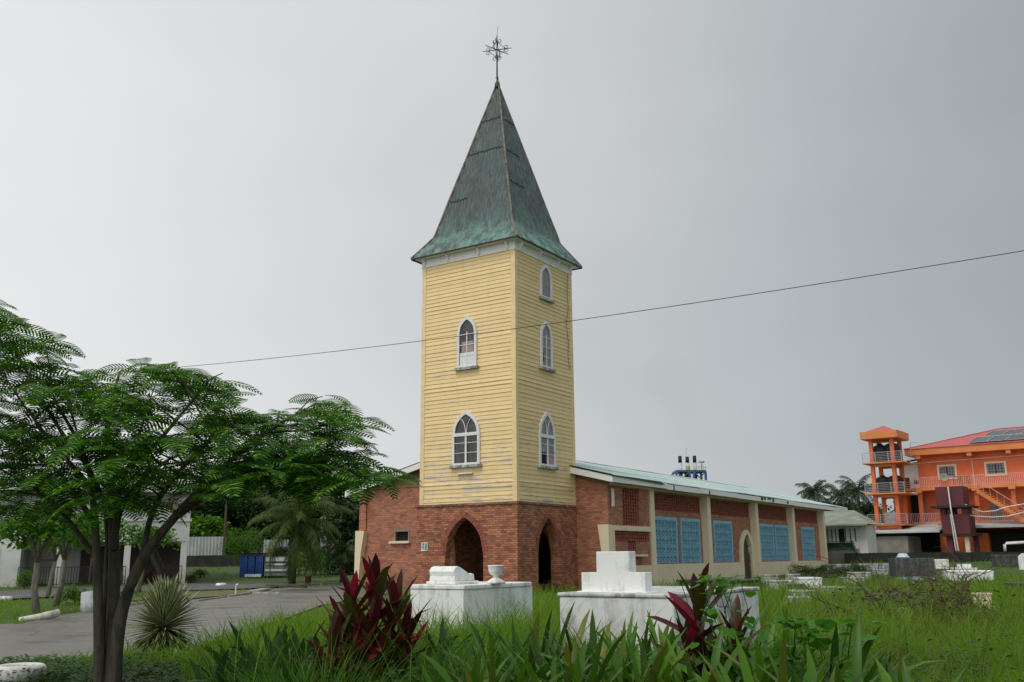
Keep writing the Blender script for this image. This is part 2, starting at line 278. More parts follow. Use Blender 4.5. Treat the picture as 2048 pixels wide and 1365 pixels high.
# ---------------------------------------------------------------- mesh builder
class MB:
    def __init__(s): s.v = []; s.f = []; s.m = []; s.cur = 0
    def quad(s, *p):
        k = len(s.v); s.v += [tuple(q) for q in p]; s.f.append(tuple(range(k, k+len(p)))); s.m.append(s.cur)
    def box(s, x0, x1, y0, y1, z0, z1):
        k = len(s.v); s.v += [(x, y, z) for z in (z0, z1) for y in (y0, y1) for x in (x0, x1)]
        for q in ((0, 2, 3, 1), (4, 5, 7, 6), (0, 1, 5, 4), (2, 6, 7, 3), (0, 4, 6, 2), (1, 3, 7, 5)): s.f.append(tuple(k+i for i in q)); s.m.append(s.cur)
    def obox(s, c, ux, uy, uz):       # centre + half axes
        c, ux, uy, uz = map(Vector, (c, ux, uy, uz)); k = len(s.v)
        s.v += [tuple(c+ux*a+uy*b+uz*d) for d in (-1, 1) for b in (-1, 1) for a in (-1, 1)]
        for q in ((0, 2, 3, 1), (4, 5, 7, 6), (0, 1, 5, 4), (2, 6, 7, 3), (0, 4, 6, 2), (1, 3, 7, 5)): s.f.append(tuple(k+i for i in q)); s.m.append(s.cur)
    def bar(s, a, b, w, h=None, up=(0, 0, 1)):
        a, b = Vector(a), Vector(b); h = h or w; d = (b-a)
        if d.length < 1e-6: return
        t = d.normalized(); u = Vector(up)
        if abs(t.dot(u)) > .98: u = Vector((1, 0, 0))
        sx = t.cross(u).normalized(); uu = sx.cross(t); s.obox((a+b)/2, d/2, sx*w/2, uu*h/2)
    def tube(s, pts, r, n=6, cap=True):
        pts = [Vector(p) for p in pts]; rr = r if isinstance(r, (list, tuple)) else [r]*len(pts); k = len(s.v); ref = Vector((.3, .2, 1)).normalized()
        for i, p in enumerate(pts):
            t = (pts[min(i+1, len(pts)-1)]-pts[max(i-1, 0)]).normalized()
            if abs(t.dot(ref)) > .95: rf = Vector((1, 0, 0))
            else: rf = ref
            a = t.cross(rf).normalized(); b = t.cross(a)
            for j in range(n):
                g = 2*math.pi*j/n; s.v.append(tuple(p+a*math.cos(g)*rr[i]+b*math.sin(g)*rr[i]))
        for i in range(len(pts)-1):
            for j in range(n):
                a = k+i*n+j; b = k+i*n+(j+1) % n; s.f.append((a, b, b+n, a+n)); s.m.append(s.cur)
        if cap:
            s.f.append(tuple(k+j for j in range(n))[::-1]); s.m.append(s.cur)
            s.f.append(tuple(k+(len(pts)-1)*n+j for j in range(n))); s.m.append(s.cur)
    def lathe(s, prof, c=(0, 0, 0), n=20):
        k = len(s.v); c = Vector(c)
        for r, z in prof:
            for j in range(n):
                g = 2*math.pi*j/n; s.v.append((c.x+r*math.cos(g), c.y+r*math.sin(g), c.z+z))
        for i in range(len(prof)-1):
            for j in range(n):
                a = k+i*n+j; b = k+i*n+(j+1) % n; s.f.append((a, b, b+n, a+n)); s.m.append(s.cur)
        s.f.append(tuple(k+j for j in range(n))[::-1]); s.m.append(s.cur); s.f.append(tuple(k+(len(prof)-1)*n+j for j in range(n))); s.m.append(s.cur)
    def prism(s, poly, f):            # poly: 2D pts; f(u,v,side)->3D
        n = len(poly); k = len(s.v)
        for side in (0, 1): s.v += [tuple(f(u, v, side)) for u, v in poly]
        s.f.append(tuple(k+i for i in range(n))); s.m.append(s.cur); s.f.append(tuple(k+n+i for i in range(n))[::-1]); s.m.append(s.cur)
        for i in range(n):
            j = (i+1) % n; s.f.append((k+i, k+n+i, k+n+j, k+j)); s.m.append(s.cur)
    def wall(s, u0, u1, z0, z1, ops, P, th):
        """wall with openings. ops: (ua, ub, zb, topfn). P(u, z, d) -> 3D, d = depth into the wall"""
        us = {u0, u1}
        for a, b, zb, tf in ops:
            for i in range(13): us.add(a+(b-a)*i/12)
        us = sorted(us)
        def top(u): return z1(u) if callable(z1) else z1
        for a, b in zip(us, us[1:]):
            mid = (a+b)/2; op = [o for o in ops if o[0] < mid < o[1]]
            segs = []; lo = (z0, z0)
            for o in sorted(op, key=lambda o: o[2]):
                if o[2] > lo[0]+1e-4 or o[2] > lo[1]+1e-4: segs.append((lo, (o[2], o[2])))
                tl, tr = o[3](a), o[3](b)
                for d0, d1, zl, zr in ((0, th, tl, tr),): s.quad(P(a, zl, d0), P(b, zr, d0), P(b, zr, d1), P(a, zl, d1))
                if o[2] > z0+1e-3: s.quad(P(a, o[2], 0), P(a, o[2], th), P(b, o[2], th), P(b, o[2], 0))
                lo = (tl, tr)
            segs.append((lo, (top(a), top(b))))
            for (l0, l1), (h0, h1) in segs:
                for d in (0, th): s.quad(P(a, l0, d), P(b, l1, d), P(b, h1, d), P(a, h0, d))
        for o in ops:
            for u in (o[0], o[1]): s.quad(P(u, o[2], 0), P(u, o[2], th), P(u, o[3](u), th), P(u, o[3](u), 0))
        for u in (u0, u1): s.quad(P(u, z0, 0), P(u, z0, th), P(u, top(u), th), P(u, top(u), 0))
        s.quad(P(u0, top(u0), 0), P(u1, top(u1), 0), P(u1, top(u1), th), P(u0, top(u0), th))
    def build(s, name, mats, parent=None, loc=None, smooth=False, attr=None):
        me = bpy.data.meshes.new(name); me.from_pydata(s.v, [], s.f)
        for m in (mats if isinstance(mats, (list, tuple)) else [mats]): me.materials.append(M[m] if isinstance(m, str) else m)
        if any(s.m): me.polygons.foreach_set('material_index', s.m)
        if smooth: me.polygons.foreach_set('use_smooth', [True]*len(s.f))
        if attr:
            a = me.attributes.new('u', 'FLOAT', 'POINT'); a.data.foreach_set('value', attr)
        me.update(); o = bpy.data.objects.new(name, me); C.objects.link(o)
        if parent: o.parent = parent
        if loc is not None: o.location = loc
        return o
def tag(o, label=None, cat=None, group=None, kind=None):
    if label: o['label'] = label
    if cat: o['category'] = cat
    if group: o['group'] = group
    if kind: o['kind'] = kind
    return o
def empty(name, loc, rz=0, label=None, cat=None, group=None):
    o = bpy.data.objects.new(name, None); C.objects.link(o); o.location = loc; o.rotation_euler = (0, 0, rz); o.empty_display_size = .3
    return tag(o, label, cat, group)
def copy_tree(o, parent=None):
    c = o.copy(); C.objects.link(c)
    if parent: c.parent = parent
    for ch in [q for q in bpy.data.objects if q.parent == o]: copy_tree(ch, c)
    return c
def pointed(uc, w, zs, za):
    h = za-zs; r = (w*w+h*h)/(2*w)
    def f(u):
        q = min(abs(u-uc), w)+r-w; return zs+math.sqrt(max(0, r*r-q*q))
    return f
def flat(z): return lambda u: z
# ---------------------------------------------------------------- ground
def grid_ground():
    xs = [-1500, -700, -350, -200]+list(np.arange(-120, 121, 2.0))+[200, 350, 700, 1500]
    ys = [-60, -20]+list(np.arange(0, 131, 2.0))+[160, 220, 320, 500, 900, 2000]
    b = MB(); nx = len(xs)
    for y in ys:
        for x_ in xs: b.v.append((x_, y, terr(x_, y) if y < 200 else 1.35))
    for j in range(len(ys)-1):
        for i in range(nx-1): a = j*nx+i; b.f.append((a, a+1, a+nx+1, a+nx)); b.m.append(0)
    tag(b.build('ground', 'ground', smooth=True), kind='structure')
grid_ground()
def sheet(name, pix, m, lift, sub=3.0):
    pts = [G(*p) for p in pix]; b = MB(); b.f.append(tuple(range(len(pts)))); b.m.append(0)
    b.v = [(p.x, p.y, lift) for p in pts]
    return tag(b.build(name, m), kind='structure'), [(p.x, p.y) for p in pts]
drive_px = [(-420, 1372), (0, 1340), (120, 1322), (250, 1312), (380, 1312), (450, 1280), (560, 1245), (640, 1215), (760, 1190), (900, 1186), (900, 1172), (640, 1172), (560, 1180), (450, 1186), (330, 1200), (190, 1222), (110, 1238), (40, 1252), (-420, 1262)]
_, DRIVE = sheet('driveway', drive_px, 'drive', .045)
road_px = [(-300, 1216), (100, 1197), (250, 1186), (450, 1181), (560, 1176), (640, 1169), (860, 1168), (860, 1160), (600, 1162), (460, 1163), (300, 1170), (100, 1180), (-300, 1200)]
_, ROAD = sheet('road', road_px, 'asphalt', .065)
def inpoly(x, y, P):
    r = False; n = len(P)
    for i in range(n):
        (x0, y0), (x1, y1) = P[i], P[(i+1) % n]
        if (y0 > y) != (y1 > y) and x < (x1-x0)*(y-y0)/(y1-y0)+x0: r = not r
    return r
# ---------------------------------------------------------------- church
church = empty('church', (NX, NY, 0), -YAW, 'brick church with a tall yellow boarded tower, green spire and long low nave', 'church')
AW, BW = 5.6, 5.4
ZB, ZT = 4.12, 16.2
# tower base with pointed arches
b = MB()
X0, X1 = -5.78, .06
b.wall(X0, X1, 0, ZB, [(-4.05, -1.83, .02, pointed(-2.94, 1.11, 1.75, 3.47))], lambda u, z, d: (u, -.06+d, z), .45)
b.wall(-.06+.45, 5.38, 0, ZB, [(1.70, 3.60, .33, pointed(2.65, .95, 1.75, 3.42))], lambda u, z, d: (X1-d, u, z), .45)
b.wall(-.06+.45, 5.38, 0, ZB, [(1.0, 2.5, .02, pointed(1.75, .75, 1.8, 3.2))], lambda u, z, d: (X0+d, u, z), .45)
b.wall(X0+.45, X1-.45, 0, ZB, [(-5.2, -4.1, .02, pointed(-4.65, .55, 1.9, 3.1)), (-3.4, -1.2, .02, pointed(-2.3, 1.1, 1.8, 3.3))], lambda u, z, d: (u, 4.9+d, z), .3)
b.box(X0+.1, X1-.1, .05, 5.2, ZB-.25, ZB-.05)
tb = b.build('tower_base', 'brick', church)
b = MB()      # radial brick arch rings
def arch_ring(b, P, uc, w, zs, za, t, d):
    h = za-zs; r = (w*w+h*h)/(2*w); a1 = math.acos((r-w)/r)
    for sgn in (-1, 1):
        n = 15
        for i in range(n):
            g0, g1 = a1*(i+.08)/n, a1*(i+.92)/n; c = -sgn*(r-w)
            q = [(uc+c+sgn*rr*math.cos(g), zs+rr*math.sin(g)) for rr, g in ((r+.005, g0), (r+t, g0), (r+t, g1), (r+.005, g1))]
            b.prism(q, lambda u, v, sd: P(u, v, -d if sd else .05))
arch_ring(b, lambda u, z, d: (u, -.06+d, z), -2.94, 1.11, 1.75, 3.47, .27, .02)
b.build('arch_bricks', 'brickplain', church); b = MB()
arch_ring(b, lambda u, z, d: (X1-d, u, z), 2.65, .95, 1.75, 3.42, .27, .02)
b.build('arch_bricks', 'brickplain', church)
b = MB(); b.box(X1-.44, X1+.02, 1.72, 3.58, .02, .36); b.build('threshold', 'maroon', church)
b = MB(); b.box(X0+.2, X1-.2, .2, 5.0, 0, .08); b.box(-4.6, -.3, -.9, -.08, -.1, .12); b.build('porch_floor', 'concrete', church)
# siding: sawtooth boards
def siding(face, m):
    b = MB(); rnd = random.Random(5); n = int((ZT-ZB)/BH)+1
    for i in range(n):
        z0 = ZB+i*BH-.1; z1 = min(z0+BH+.012, ZT+.1); pr = .033+rnd.uniform(-.008, .008)
        if rnd.random() < .12: pr += .014
        L = AW if face == 'F' else BW
        # boards waver a little along their length
        k = 6
        for j in range(k):
            a, c = L*j/k, L*(j+1)/k
            random.seed(i*77+j+(0 if face == 'F' else 999)); w0 = random.uniform(-.006, .006); random.seed(i*77+j+1+(0 if face == 'F' else 999)); w1 = random.uniform(-.006, .006)
            if i == 0 or i == n-1: w0 = w1 = 0
            if face == 'F': b.quad((-a, -pr, z0+w0), (-c, -pr, z0+w1), (-c, -.004, z1), (-a, -.004, z1)); b.quad((-a, -pr, z0+w0), (-c, -pr, z0+w1), (-c, .0, z0+w1), (-a, .0, z0+w0))
            else: b.quad((pr, a, z0+w0), (pr, c, z0+w1), (.004, c, z1), (.004, a, z1)); b.quad((pr, a, z0+w0), (pr, c, z0+w1), (0, c, z0+w1), (0, a, z0+w0))
    return b.build('wall_boards', m, church)
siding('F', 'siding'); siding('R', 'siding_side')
b = MB(); b.box(-AW, -.01, .01, BW, ZB-.02, ZT+.6); b.build('tower_core', 'siding', church)
for (x_, y_, sx, sy) in ((0, 0, 1, -1), (-AW, 0, -1, -1), (0, BW, 1, 1), (-AW, BW, -1, 1)):
    b = MB(); w_ = .2
    xa, xb = sorted((x_+sx*.045, x_-sx*w_)); ya, yb = sorted((y_+sy*.045, y_+sy*.003)); b.box(xa, xb, ya, yb, ZB-.12, ZT+.02)
    xa, xb = sorted((x_+sx*.043, x_+sx*.003)); ya, yb = sorted((y_+sy*.0, y_-sy*w_)); b.box(xa, xb, ya, yb, ZB-.12, ZT+.02)
    b.build('corner_board', 'yellow', church)
# rough mortar and moss line under the boards
b = MB(); rnd = random.Random(3)
for i in range(46):
    u = -5.8+i*.128; h_ = rnd.uniform(.02, .07); b.obox((u, -.075, ZB-.11+rnd.uniform(-.02, .02)), (.07, 0, rnd.uniform(-.01, .01)), (0, .03, 0), (0, 0, h_/2))
for i in range(42):
    u = -.05+i*.128; h_ = rnd.uniform(.02, .06); b.obox((.075, u, ZB-.11+rnd.uniform(-.02, .02)), (.03, 0, 0), (0, .07, rnd.uniform(-.01, .01)), (0, 0, h_/2))
b.build('flashing', 'tombdark', church)
# frieze and brackets
b = MB()
b.box(-AW-.07, .07, -.07, -.01, ZT-.02, ZT+.5); b.box(.01, .068, -.068, BW+.07, ZT-.02, ZT+.5); b.box(-AW-.07, -AW-.01, -.068, BW+.07, ZT-.02, ZT+.5)
b.box(-AW-.36, .36, -.36, BW+.36, ZT+.42, ZT+.47)
b.build('frieze', 'white', church)
def bracket(p, o):
    b = MB(); ox, oy = o; p = Vector(p); q = Vector((oy, ox, 0))*.035
    poly = [(0, 0), (.08, .06), (.12, .2), (.26, .36), (.26, .42), (0, .42)]
    b.prism(poly, lambda u, v, sd: p+Vector((ox, oy, 0))*u+Vector((0, 0, v))+q*(1 if sd else -1)); b.build('bracket', 'white', church)
for u in (-5.45, -3.95, -2.05, -.35): bracket((u, -.07, ZT), (0, -1))
for u in (.35, 2.1, 3.9, 5.2): bracket((.07, u, ZT), (1, 0))
# spire
ZE, ZK, ZA = 16.66, 17.87, 26.9
OV, OK = .46, -.38
cx, cy = -AW/2, BW/2
def ring(z):
    if z <= ZK: t = (z-ZE)/(ZK-ZE); o = OV+(OK-OV)*t
    else:
        t = (z-ZK)/(ZA-ZK); hx = AW/2+OK; o = OK-t*(hx-.06)
    return AW/2+o, BW/2+o
def spire():
    b = MB()
    levels = [(ZE, ZK+.03), (ZK, ZA)]
    for li, (z0, z1) in enumerate(levels):
        pr0 = .012 if li else .02
        for fc in range(4):
            hx0, hy0 = ring(z0); hx1, hy1 = ring(z1)
            half0 = hx0 if fc in (0, 2) else hy0; half1 = hx1 if fc in (0, 2) else hy1
            outr0 = hy0 if fc in (0, 2) else hx0; outr1 = hy1 if fc in (0, 2) else hx1
            pit = .2; n = max(8, int(half0*2/pit))*4
            # vertical corrugations: columns run straight down the slope, clipped at the hips
            prev = None
            for i in range(n+1):
                u = -half0+2*half0*i/n; amp = .03*math.cos(2*math.pi*i/4)
                # at top the column is cut by the hip
                if abs(u) > half1:
                    t = (half0-abs(u))/(half0-half1) if half0 > half1 else 1
                else: t = 1
                lo = (u, outr0+pr0+amp, z0); o1 = outr0+(outr1-outr0)*t+amp+(.0 if t == 1 else 0); hi = (u, o1, z0+(z1-z0)*t)
                cur = []
                for (uu, oo, zz) in (lo, hi):
                    cur.append({0: (cx+uu, cy-oo, zz), 1: (cx+oo, cy+uu, zz), 2: (cx-uu, cy+oo, zz), 3: (cx-oo, cy-uu, zz)}[fc])
                if prev: b.quad(prev[0], cur[0], cur[1], prev[1])
                prev = cur
    return b.build('spire', 'spire', church)
sp = spire()
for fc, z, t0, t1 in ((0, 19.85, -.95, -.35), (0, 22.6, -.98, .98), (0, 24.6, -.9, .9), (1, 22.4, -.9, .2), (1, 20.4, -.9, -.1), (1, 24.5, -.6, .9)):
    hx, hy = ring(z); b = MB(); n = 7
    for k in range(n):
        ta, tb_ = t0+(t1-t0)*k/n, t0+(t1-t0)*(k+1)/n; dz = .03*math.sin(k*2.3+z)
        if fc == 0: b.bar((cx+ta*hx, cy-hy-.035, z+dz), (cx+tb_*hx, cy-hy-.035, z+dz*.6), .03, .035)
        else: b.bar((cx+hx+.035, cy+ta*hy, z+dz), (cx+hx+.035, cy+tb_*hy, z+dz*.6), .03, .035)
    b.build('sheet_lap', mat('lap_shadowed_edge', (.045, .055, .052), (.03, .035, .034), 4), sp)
b = MB(); rnd = random.Random(8)
for sx, sy in ((-1, -1), (1, -1), (1, 1), (-1, 1)):
    pts = []
    for z in [ZE, 17.2, ZK, 18.5, 19.9, 21.5, 22.6, 24, 25.4, ZA-.1]:
        hx, hy = ring(z); pts.append((cx+sx*(hx+.01)+rnd.uniform(-.015, .015), cy+sy*(hy+.01), z+.02))
    b = MB(); b.tube(pts, [.05, .055, .06, .055, .055, .05, .055, .05, .045, .045], 6); b.build('ridge_cap', 'hip', sp)
b = MB(); hx, hy = ring(ZE)
for (a, c) in (((-1, -1), (1, -1)), ((1, -1), (1, 1)), ((1, 1), (-1, 1)), ((-1, 1), (-1, -1))):
    b.bar((cx+a[0]*hx, cy+a[1]*hy, ZE-.04), (cx+c[0]*hx, cy+c[1]*hy, ZE-.04), .05, .07)
b.quad((cx-hx, cy-hy, ZE-.02), (cx+hx, cy-hy, ZE-.02), (cx+hx, cy+hy, ZE-.02), (cx-hx, cy+hy, ZE-.02))
b.build('eave_board', 'iron', sp)
b = MB(); b.lathe([(.13, 0), (.15, .1), (.1, .32), (.05, .4)], (cx, cy, ZA-.22), 8); b.build('apex_cap', 'iron', sp)
# loose wire on right side of the eave, drooping down the boards
b = MB(); b.tube([(.12, 4.9, 16.1), (.1, 4.85, 15.2), (.09, 4.95, 14.3), (.1, 4.7, 13.4), (.09, 4.9, 12.4), (.1, 4.8, 11.7), (.09, 4.95, 11.0)], .012, 4); b.build('hanging_wire', 'iron', church)
# finial cross of wrought iron
b = MB(); ZC = 28.98
b.tube([(cx, cy, ZA-.1), (cx, cy, ZC-.9), (cx, cy, 29.85)], [.055, .045, .03], 6)
b.tube([(cx, cy, 29.8), (cx+.03, cy, 30.1), (cx+.08, cy, 30.4)], .012, 4)
b.tube([(cx-.12, cy, 27.32), (cx+.12, cy, 27.32)], .02, 4); b.tube([(cx+.05, cy, 27.3), (cx+.2, cy, 26.7)], .015, 4)
# arms lie in a plane turned to the camera side: four horizontal arms
fd = Vector((1, 0, 0)); gd = Vector((0, 1, 0))
def scroll(b, c, ax, az, s, r=.1):
    pts = []
    for i in range(15):
        t = i/14; g = t*4.6; rr = r*(1-.45*t); pts.append(Vector(c)+ax*(s*rr*math.sin(g)+s*.02)+az*(r-rr*math.cos(g)))
    b.tube(pts, .013, 4)
Zv = Vector((0, 0, 1)); cc = Vector((cx, cy, ZC))
for ang, L_, tilt in ((0.35, .82, .20), (1.25, .8, -.55)):
    d = (fd*math.cos(ang)+gd*math.sin(ang)+Zv*tilt*0).normalized()
    for dd in (d, -d): b.tube([cc, cc+dd*L_], [.03, .018], 5)
for k in range(4):
    ang = .35+k*math.pi/2*.98; d = (fd*math.cos(ang)+gd*math.sin(ang))
    for s_ in (1, -1):
        p0 = cc+d*.5; b.tube([cc+Zv*.62*s_, cc+d*.22+Zv*.25*s_, cc+d*.5+Zv*.02*s_], .016, 4)
        for c0, a_, z_ in ((p0+Zv*.02*s_, d, Zv*s_), (cc+Zv*.5*s_+d*.05, Zv*s_, d)):
            scroll(b, c0, a_, z_, 1, .115); scroll(b, c0, a_, z_, -1, .10)
b.build('finial', 'iron', church)
# tower windows
def tower_window(P, uc, w, z0, zs, za, kind):
    """P(u, z, d) with d outward. hw = outer half width"""
    hw = w/2; fw_ = .13; b = MB(); N = 10
    def outl(q):   # pointed outline offset inward by q
        f = pointed(uc, hw-q, zs, za-q*1.4); L = [(uc-hw+q, z0+q*.4)]
        for i in range(2*N+1):
            u = uc-hw+q+(2*(hw-q))*i/(2*N); L.append((u, f(u)))
        L.append((uc+hw-q, z0+q*.4)); return L
    o, i_ = outl(0), outl(fw_)
    for k in range(len(o)-1):
        for dd in (.085,): b.quad(P(*o[k], dd), P(*o[k+1], dd), P(*i_[k+1], dd), P(*i_[k], dd))
        b.quad(P(*o[k], 0), P(*o[k+1], 0), P(*o[k+1], .085), P(*o[k], .085)); b.quad(P(*i_[k], .025), P(*i_[k+1], .025), P(*i_[k+1], .085), P(*i_[k], .085))
    def bx(u0, u1, za_, zb_, d0, d1): 
        c = [P(u, z, d) for d in (d0, d1) for z in (za_, zb_) for u in (u0, u1)]; k = len(b.v); b.v += c
        for q in ((0, 2, 3, 1), (4, 5, 7, 6), (0, 1, 5, 4), (2, 6, 7, 3), (0, 4, 6, 2), (1, 3, 7, 5)): b.f.append(tuple(k+t for t in q)); b.m.append(0)
    bx(uc-hw+.02, uc+hw-.02, z0, z0+.1, .02, .08)
    if kind == 'low':
        bx(uc-hw+.05, uc+hw-.05, zs-.05, zs+.11, .03, .1); bx(uc-.05, uc+.05, z0+.1, zs-.05, .03, .075)
        for s_ in (-1, 1):       # Y-shaped tracery
            f2 = pointed(uc, hw-fw_, zs, za-fw_*1.4); pts = []
            for i in range(6):
                t = i/5; u = uc+s_*(.02+.34*(hw-fw_)*t**1.7*1.5); z = zs+.11+(za-zs)*.62*math.sin(t*1.35)/math.sin(1.35); pts.append(P(u, min(z, f2(u)), .05))
            b.tube(pts, .022, 4)
        for zz in (z0+.1+(zs-z0)*.33, z0+.1+(zs-z0)*.66): bx(uc-hw+.1, uc+hw-.1, zz, zz+.025, .03, .05)
    elif kind == 'mid':
        bx(uc-.025, uc+.025, z0+.1, zs+.1, .03, .06)
        for k in range(1, 4): zz = z0+.05+(zs-z0)*k/3.2; bx(uc-hw+.1, uc+hw-.1, zz, zz+.03, .03, .055)
    win = b.build('window', 'frame', church)
    b = MB(); pts = [P(u, z, .022) for u, z in outl(.1)]; b.v += pts; b.f.append(tuple(range(len(pts)))); b.m.append(0)
    return win, b, bx
PF = lambda u, z, d: (u, -.035-d, z)
PR = lambda u, z, d: (.03+d, u, z)
for P, uc, w_, z0, zs, za, kd, gl in ((PF, -2.82, 1.62, 5.92, 7.35, 8.53, 'low', 'glass'), (PF, -2.78, 1.16, 10.66, 12.35, 13.23, 'mid', 'glass'),
                                 (PR, 2.66, 1.50, 5.88, 7.3, 8.55, 'low', 'glassgrey'), (PR, 2.72, 1.10, 10.72, 12.3, 13.11, 'mid', 'glassgrey'), (PR, 2.77, 1.10, 14.3, 15.35, 16.08, 'top', 'glassgrey')):
    win, pb, _ = tower_window(P, uc, w_, z0, zs, za, kd); pane = pb.build('pane', gl, win)
    b = MB(); c = [P(u, z, d) for d in (0, .17) for z in (z0-.12, z0) for u in (uc-w_/2-.12, uc+w_/2+.12)]; b.v += c
    for q in ((0, 2, 3, 1), (4, 5, 7, 6), (0, 1, 5, 4), (2, 6, 7, 3), (0, 4, 6, 2), (1, 3, 7, 5)): b.f.append(q); b.m.append(0)
    b.build('sill', 'tombgrey', win)
    def patch(nm, u0, u1, za_, zb_, m, d=.028):
        b = MB(); b.quad(P(u0, za_, d), P(u1, za_, d), P(u1, zb_, d), P(u0, zb_, d)); b.build(nm, m, win)
    if (uc, kd) == (-2.78, 'mid'):
        patch('boarded_panel', -3.2, -2.36, 10.75, 11.4, 'frame', .04); patch('curtain', -3.1, -2.42, 11.42, 11.95, 'cloth')
    if P is PR and kd == 'low': patch('broken_pane', 2.05, 2.6, 5.98, 6.55, 'dark'); patch('curtain', 2.72, 3.25, 5.98, 6.5, 'cloth')
    if P is PR and kd == 'mid': patch('broken_pane', 2.26, 2.5, 11.0, 11.45, 'dark')
# batten lamps
b = MB(); b.obox((-2.87, -.09, 5.51), (.45, 0, .005), (0, .05, 0), (0, 0, .035)); b.tube([(-3.28, -.16, 5.49), (-2.46, -.16, 5.5)], .02, 6); b.build('tube_light', 'pipewhite', church)
b = MB(); b.box(1.94, 2.0, 5.62, 5.74, 4.02, 4.9); b.tube([(2.04, 5.68, 4.06), (2.04, 5.68, 4.86)], .025, 6); b.build('tube_light', 'pipewhite', church)
# notice plate on the brick
sg = MB(); sg.box(-5.45, -5.07, -.10, -.07, 1.93, 2.34); sg = sg.build('sign', 'pipewhite', church)
b = MB(); b.box(-5.21, -5.11, -.108, -.1, 1.97, 2.3); b.build('sign_stripe', mat('sign_green', (.05, .3, .16)), sg)
b = MB()
for i in range(4): b.box(-5.40, -5.26, -.106, -.1, 2.03+i*.045, 2.055+i*.045)
b.box(-5.38, -5.27, -.106, -.1, 2.22, 2.3); b.build('sign_print', mat('sign_ink', (.12, .12, .13)), sg)
# ---- nave
RX, RZ = -6.4, 7.58       # ridge
SL = (RZ-5.45)/(2.4-RX)
def rz(u, off=0): return RZ-abs(u-RX)*SL-off
FX0, FX1 = -14.4, 1.85
# facade: brick to 5.5, boards above
b = MB()
b.wall(FX0, X0+.02, 0, lambda u: min(5.6, rz(u, .35)), [(-11.75, -10.75, 2.55, flat(3.07))], lambda u, z, d: (u, 5.4+d, z), .3)
b.build('facade_wall', 'brick2', church)
b = MB(); b.wall(X1-.02, FX1, 0, lambda u: rz(u, .5), [], lambda u, z, d: (u, 5.4+d, z), .3); b.build('facade_wall', 'brick2', church)
b = MB(); b.box(FX0, FX0+.5, 5.3, 5.398, 3.2, 5.45); b.build('corner_column', 'brick2', church)
b = MB(); b.quad((FX0, 5.5, 5.0), (FX1, 5.5, 5.0), (FX1, 5.5, rz(FX1, .1)), (RX, 5.5, rz(RX, .1)), (FX0, 5.5, rz(FX0, .1)))
b.box(FX0-.1, X0-.3, 5.34, 5.5, 5.52, 5.62); b.build('gable_panel', mat('ochre_board', (.30, .22, .09), (.18, .14, .07), 1.2), church)
wn1 = MB(); wn1.box(-11.8, -10.7, 5.36, 5.41, 3.07, 3.2); wn1.box(-11.8, -11.72, 5.38, 5.45, 2.55, 3.07); wn1.box(-10.78, -10.7, 5.38, 5.45, 2.55, 3.07); wn1 = wn1.build('window', 'greyblock', church)
b = MB(); b.box(-11.75, -10.75, 5.6, 5.62, 2.5, 3.1); b.build('pane', 'dark', wn1)
b = MB(); b.box(-12.05, -10.6, 5.2, 5.42, 2.42, 2.55); b.build('sill', 'beige', wn1)
# corner buttresses flaring upwards
b = MB(); b.prism([(-14.45, 0), (-14.15, 0), (-14.0, 1.9), (-13.78, 3.17), (-14.45, 3.17)], lambda u, v, s_: (u, 5.05 if s_ else 5.398, v)); b.build('buttress', 'beige', church)
b = MB(); b.prism([(1.75, 0), (2.02, 0), (2.02, 3.14), (1.42, 3.14), (1.58, 1.9)], lambda u, v, s_: (u, 5.05 if s_ else 5.398, v)); b.build('buttress', 'beige', church)
# corner room
SX = 1.85
b = MB()
PSX = lambda u, z, d: (SX-d, u, z)
b.wall(5.7, 10.05, 0, 5.1, [(6.95, 8.85, 3.16, flat(5.0)), (5.95, 9.9, 2.35, flat(2.86)), (7.42, 8.36, 1.72, flat(2.36))], PSX, .3)
b.build('corner_room_wall', 'brick2', church)
def lattice(b, u0, u1, z0, z1, x, pw=.26, ph=.17, dep=.16):
    nu = max(1, round((u1-u0)/pw)); nz_ = max(1, round((z1-z0)/ph)); pw = (u1-u0)/nu; ph = (z1-z0)/nz_
    for j in range(nz_):
        for i in range(-1, nu+1):
            a = u0+(i+(.08 if j % 2 else 0))*pw; c = a+pw*.55; a, c = max(a, u0), min(c, u1)
            if c-a > .03: b.box(x-dep, x, a, c, z0+j*ph, z0+j*ph+ph*.72)
        b.box(x-dep, x-.07, u0, u1, z0+j*ph+ph*.72, z0+j*ph+ph*.9)
b = MB(); lattice(b, 6.95, 8.85, 3.16, 5.0, SX-.04); lattice(b, 5.95, 9.9, 2.36, 2.86, SX-.03); lattice(b, 7.42, 8.36, 1.72, 2.34, SX-.03); b.build('pierced_brickwork', 'brickplain', church)
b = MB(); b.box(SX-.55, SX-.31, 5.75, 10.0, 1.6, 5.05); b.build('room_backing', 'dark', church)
b = MB(); b.box(SX-.05, SX+.07, 5.42, 10.05, 2.87, 3.12); b.box(SX-.05, SX+.072, 5.40, 5.9, 1.0, 2.868); b.box(SX-.05, SX+.05, 5.42, 10.05, 0, 1.15); b.build('beige_band', 'beige', church)
b = MB(); b.box(SX-.02, SX+.3, 7.5, 9.1, 1.6, 1.7); b.build('ledge', 'beige', church)
